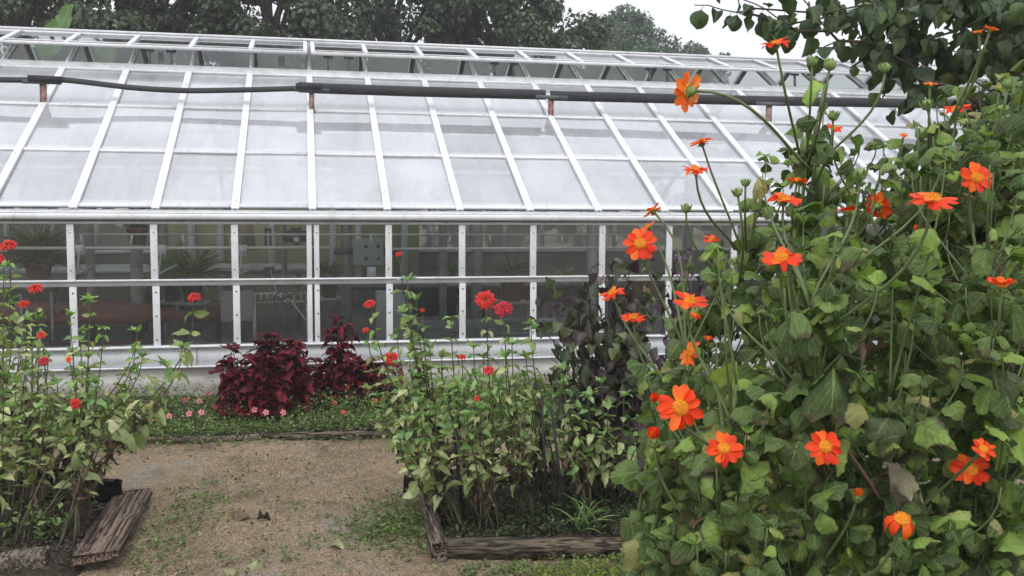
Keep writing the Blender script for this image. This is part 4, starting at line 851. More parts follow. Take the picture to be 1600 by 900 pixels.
# ================================================================= GROUND COVER (stuff)
def cover(name, region, n, hmin, hmax, mat, seed, lsz, per=7, z=0., stemmat=None):
    """region(rng, n) -> XY; little upright sprigs of leaves"""
    r = np.random.default_rng(seed); XY = region(r, n); mb = MB(); h = r.uniform(hmin, hmax, len(XY)); k = per
    idx = np.repeat(np.arange(len(XY)), k); f = np.tile(np.linspace(.1, 1, k), len(XY)); lean = r.normal(0, .3, (len(XY), 2))
    P = np.stack([XY[idx, 0]+lean[idx, 0]*h[idx]*f, XY[idx, 1]+lean[idx, 1]*h[idx]*f, z+h[idx]*f], 1)+r.normal(0, .006, (len(idx), 3))
    an = r.uniform(0, 6.28, len(idx)); D = np.stack([np.cos(an), np.sin(an), r.uniform(.1, 1.1, len(idx))], 1); Nn = np.tile([0, 0, 1.], (len(idx), 1))+r.normal(0, .4, (len(idx), 3))
    s_ = lsz*r.uniform(.5, 1.3, len(idx)); mb.leaves(T_KITE, P, D, Nn, np.stack([s_*.8, s_, s_], 1))
    return tag(mb.build(name, M[mat], None, False), kind='stuff')
def dens(r, XY, keep): return XY[r.uniform(0, 1, len(XY)) < keep(XY)]
def rect(x0, x1, y0, y1, keep=None):
    def f(r, n):
        XY = np.stack([r.uniform(x0, x1, n), r.uniform(y0, y1, n)], 1); return dens(r, XY, keep) if keep else XY
    return f
pn = lambda XY, s_=3., ph=0.: .5+.5*np.sin(XY[:, 0]*s_+ph+np.sin(XY[:, 1]*s_*1.3))*np.sin(XY[:, 1]*s_*1.1+ph*2+np.cos(XY[:, 0]*s_*.7))
cover('ground_cover', rect(-4.8, 6., 6.88, 7.75, lambda XY: np.clip(1.15-(XY[:, 1]-6.5)*.5, .2, 1)*(.55+.45*pn(XY, 4))), 8000, .04, .19, 'cover', 1, .024, 11, .03)
cover('low_ground_cover', rect(-4.8, 6., 6.5, 6.9), 4200, .02, .085, 'cover', 12, .024, 8, .03)
cover('border_seedlings', rect(-3.6, -1.0, 7.35, 7.85), 170, .1, .2, 'weed', 2, .02, 12, .03)
cover('edge_weeds', rect(-4, 5, 6.3, 6.52), 900, .015, .05, 'cover', 3, .02, 6)
cover('low_clover', lambda r, n: np.concatenate([r.normal((.38, 4.45), (.12, .22), (500, 2)), r.normal((.0, 4.35), (.28, .16), (110, 2)), r.normal((-.55, 5.1), (.1, .25), (120, 2)), r.normal((-.2, 4.9), (.3, .2), (30, 2)), r.normal((.48, 4.8), (.1, .2), (200, 2)), r.uniform((.6, 3.75), (2.4, 4.0), (700, 2)), r.normal((-.66, 4.5), (.08, .35), (160, 2))]), 0, .01, .035, 'cover', 4, .02, 5)
cover('yellow_ground_cover', rect(.85, 2.2, 3.3, 3.86, lambda XY: np.clip((XY[:, 0]-.8)*1.6, 0, 1)*np.clip((3.9-XY[:, 1])*4, .1, 1)), 5200, .03, .085, 'cover_bright', 5, .016, 8)
cover('bed_weeds', rect(.64, 3.2, 4.2, 5.0), 2600, .015, .06, 'weed', 6, .024, 6, .035)
cover('left_bed_weeds', lambda r, n: np.concatenate([r.uniform((-2.4, 4.4), (-1.5, 5.1), (330, 2)), r.normal((-1.2, 4.7), (.08, .15), (25, 2))]), 0, .03, .2, 'cover', 7, .035, 9, .035)
# short dry grass over the path
r = np.random.default_rng(9); n = 210000; XY = np.stack([r.uniform(-3.6, 3.6, n), r.uniform(3.3, 6.5, n)], 1)
pt = pn(XY, 1.9, .7)*.6+pn(XY, 4.3, 2.)*.4; kp = r.uniform(0, 1, n) < (.03+1.05*np.clip(pt, 0, 1)**1.8)*np.clip(.45+(XY[:, 1]-4)*.5, .35, 1)
bed = ((XY[:, 0] > .5) & (XY[:, 1] > 4.1) & (XY[:, 1] < 5.1)) | ((XY[:, 0] < -.8) & (XY[:, 1] < 5.2)); XY = XY[kp & ~bed]; n = len(XY)
an = r.uniform(0, 6.28, n); D = np.stack([np.cos(an), np.sin(an), r.uniform(-.05, .8, n)], 1); s_ = r.uniform(.014, .045, n); mb = MB()
mb.leaves(T_BLADE, np.c_[XY, r.uniform(0, .008, n)], D, np.tile([0, 0, 1.], (n, 1))+r.normal(0, .4, (n, 3)), np.stack([s_*.9, s_, s_], 1)); tag(mb.build('dry_grass', M['straw']), kind='stuff')
# litter and crumbs on the path
r = np.random.default_rng(10); n = 1100; XY = np.concatenate([np.stack([r.uniform(-2.5, 2.6, n), r.uniform(3.6, 6.5, n)], 1), np.stack([r.uniform(.6, 3., 900), r.uniform(4.15, 5.05, 900)], 1)]); n = len(XY)
mb = MB(); an = r.uniform(0, 6.28, n); s_ = r.uniform(.008, .03, n); mb.leaves(T_DEAD[0], np.c_[XY, np.where(np.arange(n) < 1100, .012, .05)], np.stack([np.cos(an), np.sin(an), r.normal(0, .2, n)], 1), np.tile([0, 0, 1.], (n, 1))+r.normal(0, .6, (n, 3)), s_); tag(mb.build('leaf_litter', M['dead'], None, True), kind='stuff')
# pebbles
mb = MB(); n = 4500; XY = np.stack([r.uniform(-2.2, 2.2, n), r.uniform(3.7, 6.3, n)], 1); _o = np.array([[1, 0, 0], [-1, 0, 0], [0, 1, 0], [0, -1, 0], [0, 0, .7], [0, 0, -.7]], float); _f = np.array([[0, 2, 4], [2, 1, 4], [1, 3, 4], [3, 0, 4], [2, 0, 5], [1, 2, 5], [3, 1, 5], [0, 3, 5]])
an = r.uniform(0, 6.28, n); mb.leaves((_o, None, _f, np.zeros((6, 2))), np.c_[XY, np.full(n, .006)], np.stack([np.cos(an), np.sin(an), an*0], 1), np.tile([0, 0, 1.], (n, 1)), r.uniform(.002, .006, n)); M['peb'] = simple('pebble', (.42, .4, .37), (.2, .18, .16), 60, .9); tag(mb.build('gravel', M['peb']), kind='stuff')
# crumbs of soil in the beds
mb = MB(); n = 3500; XY = np.concatenate([np.stack([r.uniform(-2.6, -1.0, n), r.uniform(4.2, 5.15, n)], 1), np.stack([r.uniform(.62, 3.2, n), r.uniform(4.18, 5.03, n)], 1)]); n = len(XY)
an = r.uniform(0, 6.28, n); M['clod'] = simple('soil_crumb', (.085, .068, .052), (.03, .025, .02), 50, .95); mb.leaves((_o, None, _f, np.zeros((6, 2))), np.c_[XY, np.full(n, .04)], np.stack([np.cos(an), np.sin(an), an*0], 1), np.tile([0, 0, 1.], (n, 1)), r.uniform(.003, .014, n)); tag(mb.build('soil_crumbs', M['clod']), kind='stuff')
# single fallen leaves
for i, (px, py, s_, mt, lab) in enumerate(((385, 812, .11, 'dead', 'curled brown fallen leaf in the middle of the path'), (420, 877, .12, 'fallen', 'pale grey-green crumpled leaf at the bottom of the path'), (518, 850, .085, 'fallen', 'small folded green leaf near the middle bed'), (372, 893, .05, 'fallen', 'tiny pale leaf scrap at the lower frame edge'), (865+30, 790, .1, 'fallen', 'yellowish leaf lying in the middle bed'), (600, 845, .07, 'dead', 'brown leaf against the left end of the middle bed'))):
    if mt == 'fallen' and 'fallen' not in M: M['fallen'] = leaf_mat('fallen_pale_leaf', [(0, (.2, .2, .11)), (1, (.3, .3, .16))], .3, .2, .7)
    p = at_z(px, py, .02); mb = MB(); a_ = RNG.uniform(0, 6.28)
    mb.leaves(T_TITH[i % 3+2], [p], [(math.cos(a_), math.sin(a_)*.4, .12)], [(.1, -.5, 1)], [np.array([s_*.8, s_*1.3, s_*.8])])
    if i < 2: mb.leaves(T_DEAD[i], [p+np.array([.05, 0, 0])], [(1, .1, .1)], [(0, -.3, 1)], [s_*.9]); mb.tube([p, p+np.array([s_, .01, .01])], .002, 4)
    tag(mb.build('fallen_leaf', M[mt], None, True), lab, 'leaf', 'fallen leaves')
#PLANTS
# ================================================================= COLEUS (maroon foliage plants)
def px_tips(cx, cy, rx, ry, d, dd, n, rng):
    out = []
    while len(out) < n:
        u = rng.uniform(-1, 1, 2)
        if u@u < 1: out.append(at_d(cx+rx*u[0], cy+ry*u[1], d+rng.uniform(-dd, dd)))
    return out
def coleus(base, tips, lab, seed, size=.11):
    size = size*1.6
    r = np.random.default_rng(seed); base = np.asarray(base, float); t = empty('coleus_plant', base, lab, 'plant', 'maroon coleus plants along the wall')
    sm = MB(); P = []; D = []; Nn = []; S = []
    for tp in tips:
        tp = np.asarray(tp); a = base+np.array([r.normal(0, .03), r.normal(0, .03), 0]); tp = np.array([tp[0], tp[1], max(tp[2], .08)])
        l = np.linalg.norm(tp-a); p = bez(a, tp, a+(tp-a)*[.55, .55, .25], tp-[0, 0, l*.3]-(tp-a)*[.1, .1, 0], 8); sm.tube(p, np.linspace(.006, .003, 8), 5)
        q = nodes_on(p, max(l*.4, l-.34), .03, r, 'opp', .35, size, .6, jit=.25); P += q[0]; D += q[1]; Nn += q[2]; S += q[3]
        for k in range(5): an = r.uniform(0, 6.28); P.append(p[-1]); D.append([math.cos(an), math.sin(an), .7]); Nn.append([-math.cos(an)*.7, -math.sin(an)*.7, 1]); S.append(size*.55*r.uniform(.7, 1.1))
    sm.build('stem', M['stem_dark'], t, True); mb = MB(); scatter(mb, T_COL, P, D, Nn, S, r); mb.build('foliage', M['coleus'], t, True); return t
r = np.random.default_rng(40)
gp = lambda px, py, Y: np.array([at_y(px, py, Y)[0], Y, 0.])
coleus(gp(400, 640, 7.0), px_tips(404, 616, 52, 56, 6.95, .16, 34, r)+px_tips(432, 550, 30, 26, 7.2, .1, 10, r)+[at_d(365, 550, 7.0), at_d(352, 570, 7.0)], 'biggest bushy maroon plant, lowest and farthest left of the maroon group', 41, .125)
coleus(gp(465, 650, 7.2), px_tips(462, 590, 28, 55, 7.1, .12, 20, r), 'maroon plant in the middle, right behind the biggest maroon bush', 42, .11)
coleus(gp(525, 650, 7.45), [at_d(527, 500, 7.45), at_d(545, 512, 7.45), at_d(518, 520, 7.4), at_d(540, 540, 7.4)]+px_tips(525, 570, 34, 28, 7.4, .1, 14, r), 'tallest maroon plant, its tip reaching up to the lower windows', 43, .1)
coleus(gp(555, 650, 7.3), px_tips(572, 585, 24, 20, 7.3, .1, 10, r)+[at_d(500, 600, 7.3), at_d(515, 590, 7.3)], 'maroon plant with bare lower stems right of the tallest one', 44, .1)
coleus(gp(606, 660, 7.2), [at_d(606, 562, 7.2), at_d(622, 575, 7.2), at_d(590, 592, 7.2), at_d(625, 605, 7.2), at_d(610, 615, 7.2)], 'thin maroon plant half hidden by the middle zinnias', 45, .095)

# petunias in the border
def petunia(px, py, mat, lab, s_=.055):
    p = at_y(px, py, 6.62+max(0, (690-py))/80*1.0); t = empty('petunia', (p[0], p[1], .03), lab, 'flower', 'petunias in the border'); r = np.random.default_rng(int(px)); p = np.array([p[0], p[1], max(p[2], .13)])
    mb = MB(); mb.tube(bez([p[0], p[1]+.03, .03], p, [p[0]+.02, p[1]+.03, p[2]*.5], p+[0, .04, -.02], 6), .0022, 4); mb.build('stem', M['stem'], t)
    n = nrm([r.normal(0, .3), -1, r.uniform(.2, .8)]); a, b, n = frame_from(n); mb = MB()
    for k in range(5):
        an = k*1.2566; rad = a*math.cos(an)+b*math.sin(an); mb.leaves(T_PET[1], [p+rad*.004], [rad+n*.25], [n], [np.array([s_*.75, s_*.55, s_*.5])])
    o = mb.build('flower', M[mat], t, True, origin=p); mb = MB(); mb.lathe(p, [(.008, .008), (.005, -.005), (.003, -.03)], 8, np.stack([a, b, n], 1)); mb.build('throat', M['p_pink'], o, True, origin=p)
for px, py, mt, lab in ((290, 636, 'p_magenta', 'magenta petunia standing a little higher than the others, left of the maroon bush'), (240, 683, 'p_pink', 'leftmost pale pink petunia near the edging board'), (265, 679, 'p_pink', 'flat pink petunia with white rim, second from the left'), (296, 675, 'p_pink', 'wide pink petunia, third from the left near the board'), (315, 673, 'p_pink', 'half hidden pink petunia just right of the wide one'), (337, 657, 'p_magenta', 'purple pink petunia beside the maroon bush'), (325, 619, 'p_magenta', 'small magenta petunia highest up against the footing'), (416, 679, 'p_pink', 'pink petunia below the maroon bush, the left one of two'), (443, 681, 'p_pink', 'pink petunia below the maroon bush, the right one of two'), (398, 671, 'p_pink', 'dim petunia at the foot of the biggest maroon bush'), (446, 648, 'p_pink', 'whitish pink petunia between the maroon plants'), (523, 660, 'p_red', 'small coral flower low below the tallest maroon plant'), (537, 686, 'p_red', 'coral flower just behind the edging board right of centre'), (588, 658, 'p_red', 'coral flower behind the left edge of the middle zinnias'), (205, 649, 'p_pink', 'pale pink flower among the left zinnia stems'), (312, 640, 'p_pink', 'faded whitish petunia in the border left of the maroon bush')):
    petunia(px, py, mt, lab, .036 if mt != 'p_red' else .03)

# ================================================================= ZINNIAS
def zinnia(base, tips, lab, seed, size=.085, fresh=.25, dead=.4, flowers=(), group='zinnias in the beds', step=.05, buds=True):
    """tips: leafy shoot ends; flowers: (pos, normal, diam, mat)"""
    r = np.random.default_rng(seed); base = np.asarray(base, float); t = empty('zinnia_plant', base, lab, 'plant', group)
    sm = MB(); A = [[], [], [], []]; B = [[], [], [], []]; Dd = [[], [], [], []]
    allt = [(np.asarray(x), None) for x in tips]
    for i, (p, n, dm, mt) in enumerate(flowers):
        p = np.asarray(p); e, dn = zinnia_flower(t, p, n, dm, mt, seed*10+i); allt.append((e, dn))
    for (tp, dn) in allt:
        a = base+np.array([r.normal(0, .04), r.normal(0, .04), -.02]); l = np.linalg.norm(tp-a)
        cb = tp+(dn*l*.15 if dn is not None else 0)-np.array([0, 0, l*.25]); p = bez(a, tp, a+(tp-a)*[.3, .3, .4]+r.normal(0, .03, 3), cb, 11)
        sm.tube(p, np.linspace(.0055, .0022, 11), 5)
        st = .35 if dn is None else .35
        q = nodes_on(p, l*((.5 if tp[2] > .5 else .62)+r.uniform(-.14, .1)), step*1.35, r, 'opp', .45, size, .5)
        for i in range(len(q[0])):
            if dn is not None and np.linalg.norm(q[0][i]-tp) < .06: continue
            hi = np.linalg.norm(q[0][i]-tp) < .16; T = B if (hi and r.uniform() < fresh*2.2) else A
            for j in range(4): T[j].append(q[j][i])
        if dn is None:
            for k in range(4): an = r.uniform(0, 6.28); B[0].append(p[-1]); B[1].append([math.cos(an), math.sin(an), 1.0]); B[2].append([-math.cos(an), -math.sin(an), 1]); B[3].append(size*.5)
        q = nodes_on(p, l*.12, step*1.1, r, 'opp', 2.4, size*.72, 1.)
        for i in range(len(q[0])):
            f = np.linalg.norm(q[0][i]-a)/l
            if .3 < f < .62 and r.uniform() < dead*.7:
                for j in range(4): Dd[j].append(q[j][i])
    sm.build('stem', M['stem_dull'], t, True)
    for T, tp_, mt, nm in ((A, T_ZINN, 'zinn', 'foliage'), (B, T_ZINN, 'zinn_fresh', 'young_leaves'), (Dd, T_DEAD, 'dead', 'withered_leaves')):
        if T[0]: mb = MB(); scatter(mb, tp_, *T, r); mb.build(nm, M[mt], t, True)
    return t
rc = lambda r_, u, f: rt2*r_+np.array([0, 0, 1.])*u-np.array([fw[0], fw[1], 0])*f    # right, up, towards the viewer
r = np.random.default_rng(60)
def ft(px, py, d, dm, mt, n): return (at_d(px, py, d), rc(*n), dm*d/F, mt)
def zt(L_, d): return [at_d(x, y, d+r.uniform(-.12, .12)) for x, y in L_]
MZ = [
 ((.72, 4.75), zt([(600, 640), (612, 600), (590, 620), (628, 660), (575, 610), (640, 700)], 5.0), [ft(611, 559, 4.9, 26, 'p_red', (-.1, .6, 1))], 'leftmost middle zinnia, its single coral head in front of the maroon plants'),
 ((.86, 4.55), zt([(640, 560), (655, 590), (625, 610), (668, 640), (640, 680), (560+60, 520), (650, 620)], 4.75), [ft(577, 474, 4.75, 22, 'p_red', (-.3, 1, .5)), ft(571, 515, 4.75, 13, 'p_red', (-.3, 1, .5))], 'middle zinnia leaning left with a small red head against the lower window'),
 ((.98, 4.7), zt([(636, 440), (650, 470), (640, 500), (672, 545), (690, 580), (690, 600)], 4.9), [ft(623, 396, 4.95, 13, 'p_red', (-.2, 1, .4)), ft(660, 484, 4.9, 10, 'p_red', (0, 1, .4))], 'tallest thin middle zinnia, its tiny red head reaching the upper window'),
 ((1.10, 4.5), zt([(705, 500), (716, 560), (730, 600), (700, 610), (745, 640), (690, 560)], 4.7), [ft(722, 557, 4.6, 14, 'p_red', (0, 1, .5))], 'middle zinnia with one small dull red head halfway up the window'),
 ((1.22, 4.6), zt([(740, 545), (755, 560), (735, 590), (765, 620), (750, 660), (770, 590), (725, 640)], 4.7), [ft(758, 468, 4.7, 36, 'p_red', (-.1, .45, .9)), ft(763, 578, 4.5, 22, 'p_red', (-.2, .9, .5)), ft(745, 622, 4.5, 12, 'p_red', (0, .9, .5))], 'middle zinnia with the big coral head, left of the pinker one'),
 ((1.32, 4.45), zt([(790, 560), (800, 540), (780, 600), (806, 600), (820, 640), (790, 640)], 4.6), [ft(786, 481, 4.6, 33, 'p_crim', (-.1, .8, .7))], 'middle zinnia with the big raspberry coloured head, right of the coral one'),
 ((1.42, 4.7), zt([(830, 470+40), (822, 560), (840, 600), (850, 650), (870, 620), (880, 680)], 4.9), [], 'flowerless zinnia with an upright bud stalk right of the raspberry head'),
 ((1.55, 4.5), zt([(880, 600), (905, 640), (860, 640), (930, 680), (900, 700), (880, 580)], 4.7), [], 'pale leaved flowerless zinnia below the dark bean vine'),
 ((1.70, 4.6), zt([(950, 640), (975, 620), (940, 600), (960, 690), (1000, 660), (920, 620)], 4.7), [ft(838+5, 630, 4.9, 9, 'p_pink', (0, .4, 1))], 'rightmost middle zinnia, pale leaves touching the tithonia'),
 ((.80, 4.4), zt([(640, 660), (660, 670), (625, 690), (680, 640), (655, 630), (665, 650)], 4.5), [], 'low leafy zinnia at the front left corner of the middle bed'),
 ((1.08, 4.35), zt([(700, 620), (730, 650), (715, 600), (750, 640), (770, 620), (740, 610)], 4.45), [], 'low flowerless zinnia in front of the big coral head'),
 ((1.38, 4.85), zt([(800, 640), (830, 620), (820, 590), (790, 610), (845, 640)], 5.0), [], 'zinnia with mostly withered leaves at the back of the middle bed')]
for i, (b, tp, fl, lab) in enumerate(MZ):
    mx_ = np.mean([q_[0] for q_ in tp]); b = (max(.68, mx_*.75+b[0]*.25), b[1])
    zinnia((b[0], b[1], .03), tp, lab, 70+i, .118, .3, .75 if i > 5 else .5, fl, 'zinnias in the middle bed')
r = np.random.default_rng(61)
LZ = [
 ((-2.12, 4.9), zt([(5, 420), (20, 470), (40, 500), (-10, 480), (30, 540), (10, 560), (-20, 540)], 4.95), [ft(12, 382, 4.95, 30, 'p_red', (0, 1, .45)), ft(-4, 404, 5, 24, 'p_crim', (.2, .8, .6))], 'left zinnia cut by the frame, with the highest red heads'),
 ((-1.98, 4.75), zt([(60, 500), (50, 540), (75, 560), (40, 580), (90, 600), (30, 640)], 4.8), [ft(55, 449, 4.8, 27, 'p_red', (0, 1, .35)), ft(37, 474, 4.8, 20, 'p_red', (0, 1, .4))], 'left zinnia with a flat red head against the middle window rail'),
 ((-1.85, 4.6), zt([(25, 600), (60, 640), (90, 660), (40, 690), (75, 700), (100, 640)], 4.65), [ft(64, 523, 4.7, 16, 'p_red', (0, .8, .6)), ft(68, 564, 4.6, 18, 'p_crim', (.1, .5, .8))], 'left zinnia with a small red and a crimson head in its middle'),
 ((-1.72, 4.8), zt([(110, 495), (125, 520), (115, 550), (140, 470), (138, 560), (160, 515), (120, 590)], 4.85), [], 'left zinnia with fresh green shoots and no flower against the lower windows'),
 ((-1.62, 4.6), zt([(120, 650), (140, 620), (150, 600), (110, 690), (135, 680), (165, 640)], 4.6), [ft(117, 631, 4.5, 20, 'p_red', (0, .2, 1)), ft(107, 561, 4.6, 12, 'p_pale', (0, .5, 1))], 'left zinnia with one scarlet head low down facing out'),
 ((-2.2, 4.5), zt([(-20, 600), (0, 640), (20, 660), (-10, 700), (10, 720), (5, 590)], 4.5), [], 'left zinnia with yellowing leaves low at the frame edge'),
 ((-1.55, 4.72), zt([(215, 520), (222, 560), (205, 580), (212, 545)], 4.8), [], 'leaning zinnia shoot with light green top right of the left group'),
 ((-1.50, 4.62), [at_d(285, 545, 4.75), at_d(262, 575, 4.75)], [ft(303, 463, 4.75, 24, 'p_red', (0, 1, .35))], 'zinnia leaning far right over the path, one red head on a long bare stem')]
for i, (b, tp, fl, lab) in enumerate(LZ):
    long_ = i == 7
    mx_ = np.mean([q_[0] for q_ in tp]); b = ((mx_ if not long_ and i != 6 else -1.25-.1*(i == 6)), b[1])
    b = (min(b[0], -1.06), b[1])
    zinnia((b[0], b[1], .03), tp, lab, 90+i, .16 if long_ else .115, .3, .8, fl, 'zinnias in the left bed', .075 if long_ else .05)

# plant stakes
for i, (px, pyt, pyb, dx, lab) in enumerate(((610, 0, 0, 0, ''),)): pass
for (a, b, lab) in (((.82, 4.35), (705, 650), 'black stake in the middle bed among the coral zinnias'), ((1.12, 4.42), (846, 620), 'leaning black stake crossing the bare stems in the middle bed'), ((1.2, 4.36), (862, 640), 'upright thin black stake right of the leaning one'), ((1.56, 4.7), (951, 430), 'tall black stake holding the dark bean vine'), ((1.78, 4.45), (1040, 640), 'black stake at the left edge of the tithonia'), ((.72, 4.4), (700, 600), 'short black stake near the front left corner of the bed')):
    e = at_d(b[0], b[1], a[1]+.25); o_ = np.array([a[0], a[1], -.02]); mb = MB(); mb.tube([o_, e], [.008, .007], 6); o = mb.build('plant_stake', M['stake'], None, True); tag(o, lab, 'stake', 'stakes in the middle bed')
mb = MB(); rr_ = np.random.default_rng(4)
c = np.array([1.27, 4.3, .04]); t = empty('grass_tuft', c, 'small bright green grass tuft at the front of the middle bed', 'grass tuft')
spiky(c, 26, .2, t, M['zinn_fresh'], rr_, .5, wid=.5)

# dark bean vine
def vine(base, tips, lab, seed, mat='vine', size=.145, flw=()):
    r = np.random.default_rng(seed); base = np.asarray(base, float); t = empty('bean_vine', base, lab, 'vine', 'dark bean vines'); sm = MB(); A = [[], [], [], []]; Pp = [[], [], [], []]
    for tp in tips:
        tp = np.asarray(tp); l = np.linalg.norm(tp-base); p = bez(base, tp, base+[0, 0, l*.5]+r.normal(0, .06, 3), tp-(tp-base)*[.5, .5, .1]+r.normal(0, .05, 3), 12); p[2:-1] += r.normal(0, .012, (9, 3)); sm.tube(p, np.linspace(.006, .0018, 12), 5)
        q = nodes_on(p, l*.18, .04, r, 'alt', 1.1, size, .6)
        for i in range(len(q[0])):
            T = Pp if r.uniform() < .12 else A
            for j in range(4): T[j].append(q[j][i]+(r.normal(0, .03, 3) if j == 0 else 0))
    sm.build('stem', M['stem_dark'], t, True); mb = MB(); scatter(mb, T_VINE, *A, r); mb.build('foliage', M[mat], t, True)
    if Pp[0]: mb = MB(); scatter(mb, T_DEAD, *Pp, r); mb.build('withered_leaves', M['dead'], t, True)
    for i, (p, s_) in enumerate(flw):
        mb = MB(); n_ = 14; pp = p+r.normal(0, s_*.4, (n_, 3)); mb.leaves(T_PET[1], pp, r.normal(0, 1, (n_, 3)), r.normal(0, 1, (n_, 3)), np.full(n_, s_*.6)); mb.build('flower', M['p_violet'], t, True, origin=p)
r = np.random.default_rng(62)
V1 = [at_d(x, y, 4.95+r.uniform(-.2, .25)) for x, y in ((870, 445), (850, 490), (838, 520), (860, 560), (880, 470), (845, 585), (900, 500), (885, 540), (905, 450), (920, 420), (890, 600), (920, 560), (930, 500), (860, 620), (870, 640), (900, 620), (850, 455), (925, 460), (940, 540), (930, 600), (910, 590), (880, 515), (862, 530))]
vine((1.5, 4.75, .03), V1, 'dark bean vine spilling left in front of the lower window', 110)
V2 = [at_d(x, y, 5.0+r.uniform(-.2, .3)) for x, y in ((950, 410), (975, 430), (960, 470), (990, 490), (1000, 440), (980, 530), (960, 560), (1010, 520), (1020, 470), (1000, 580), (970, 600), (940, 620), (1020, 560), (1030, 420), (985, 400), (955, 520))]
vine((1.62, 4.75, .03), V2, 'dark bean vine climbing the tall black stake behind the orange flowers', 111, flw=[(at_d(937, 438, 4.95), .03)])
V3 = [at_d(x, y, 5.2+r.uniform(-.2, .3)) for x, y in ((1050, 400), (1070, 430), (1040, 450), (1090, 420), (1010, 395), (1060, 480), (1100, 470), (1080, 380), (1045, 520), (1075, 550), (1110, 540), (1030, 600), (1060, 620), (1100, 600))]
vine((2.0, 4.9, .03), V3, 'purple tinged bean vine deepest in the gap behind the tithonia', 112, 'vine_purple', .1, flw=[(at_d(1060, 403, 5.1), .025)])

# ================================================================= TITHONIA
ALLF = []
def nrm_rows(a): return a/(np.linalg.norm(a, axis=1)[:, None]+1e-9)
def tithonia(base, top, tips, lab, seed, flowers=(), buds=(), size=.112):
    r = np.random.default_rng(seed); base = np.asarray(base, float); top = np.asarray(top, float); t = empty('tithonia_plant', base, lab, 'plant', 'orange flowered tithonia plants')
    sm = MB(); A = [[], [], [], []]; Dd = [[], [], [], []]
    H = np.linalg.norm(top-base); ms = bez(base-[0, 0, .03], top, base+[0, 0, H*.4]+r.normal(0, .06, 3), top-[0, 0, H*.3]+r.normal(0, .05, 3), 16); sm.tube(ms, np.linspace(.009, .0035, 16), 7)
    def lv(p, st, step, sz, tipsc, lim=None, tp=None):
        q = nodes_on(p, st, step, r, 'alt', .75, sz, tipsc, face=-fw, facew=.45)
        for i in range(len(q[0])):
            if lim is not None and np.linalg.norm(q[0][i]-tp) < lim: continue
            T = Dd if r.uniform() < .03 else A
            for j in range(4): T[j].append(q[j][i] if j != 2 else q[j][i]-fw*.55)
    lv(ms, .5, .06, size*1.15, .6)
    flp = [np.asarray(f['p']) for f in ALLF]
    E = [(np.asarray(x), None, None) for x in tips]
    for i, f in enumerate(flowers):
        e, dn = tith_flower(t, np.asarray(f['p']), f['n'], f['d'], f.get('mat', 'p_orange'), f.get('np', 11), f.get('tp'), f.get('disc', 'disc'), seed*20+i, lay=f.get('lay', .12)); E.append((e, dn, f))
    for i, (p, n, s_, tipc) in enumerate(buds):
        e, dn = bud(t, np.asarray(p), n, s_, tipc, seed*30+i); E.append((e, dn, {'bare': .1}))
    for (tp, dn, f) in E:
        # leave the main stem below the tip
        d_ = tp-ms; ok = np.where(ms[:, 2] < tp[2]-.08)[0]; ok = ok if len(ok) else [3]
        c = ok[np.argmin(np.linalg.norm(d_[ok][:, :2], axis=1)+np.abs(d_[ok][:, 2]-.24)*.8)]
        a = ms[c]; l = np.linalg.norm(tp-a); sd = f.get('from') if f else None
        if sd is not None: a = np.asarray(sd); l = np.linalg.norm(tp-a)
        cb = tp+(dn*l*.38 if dn is not None else -np.array([0, 0, l*.35])); p = bez(a, tp, a+(tp-a)*.3+np.array([0, 0, .02]), cb, 11)
        sm.tube(p, np.linspace(.0035, .0028 if dn is not None else .0015, 11), 6)
        lim = (f.get('bare', .2) if f else .0)
        lv(p, .05, .05, size*(.95 if dn is None else .8), .5, lim, tp)
        if dn is None:
            for k in range(3): an = r.uniform(0, 6.28); A[0].append(p[-1]); A[1].append([math.cos(an), math.sin(an), .5]); A[2].append([-math.cos(an)*.5, -math.sin(an)*.5-.4, 1]); A[3].append(size*.5)
    dep_ = (np.array(A[0])-CAM)@fw; ok_ = dep_ > 1.6; A = [np.array(x)[ok_] for x in A]; A[3] = np.minimum(A[3], .12); dd_ = (np.array(Dd[0]).reshape(-1, 3)-CAM)@fw > 1.7; Dd = [np.array(x)[dd_] for x in Dd]
    Pa = np.array(A[0])+nrm_rows(np.array(A[1]))*.04; keep = np.ones(len(Pa), bool)
    for q_, rad_ in zip(flp, [f['d']*.5 for f in ALLF]):      # flowers open into clear air: no blade right before or against them
        v_ = Pa-q_; h_ = -(v_@fw); side = np.linalg.norm(v_+h_[:, None]*fw, axis=1); keep &= ~((h_ > -.02) & (h_ < .7) & (side < rad_+.045))
    A = [np.array(x)[keep] for x in A]; A[3] = A[3]*r.uniform(.55, 1.12, len(A[3]))
    sm.build('stem', M['stem'], t, True); mb = MB(); scatter(mb, T_TITH, *A, r); mb.build('foliage', M['tith'], t, True)
    if len(Dd[0]): mb = MB(); scatter(mb, T_DEAD, Dd[0], Dd[1], Dd[2], np.array(Dd[3])*.75, r); mb.build('withered_leaves', M['dead'], t, True)
    return t, len(A[0])
def FL(px, py, dpx, n, dep=None, real=.078, **k):
    d = dep or max(1.5, min(3.1, real*F/dpx)); return dict(p=at_d(px, py, d), n=rc(*n), d=dpx*d/F, **k)
def BD(px, py, s_, n, d, tip=None): return (at_d(px, py, d), rc(*n), s_*d/F, tip)
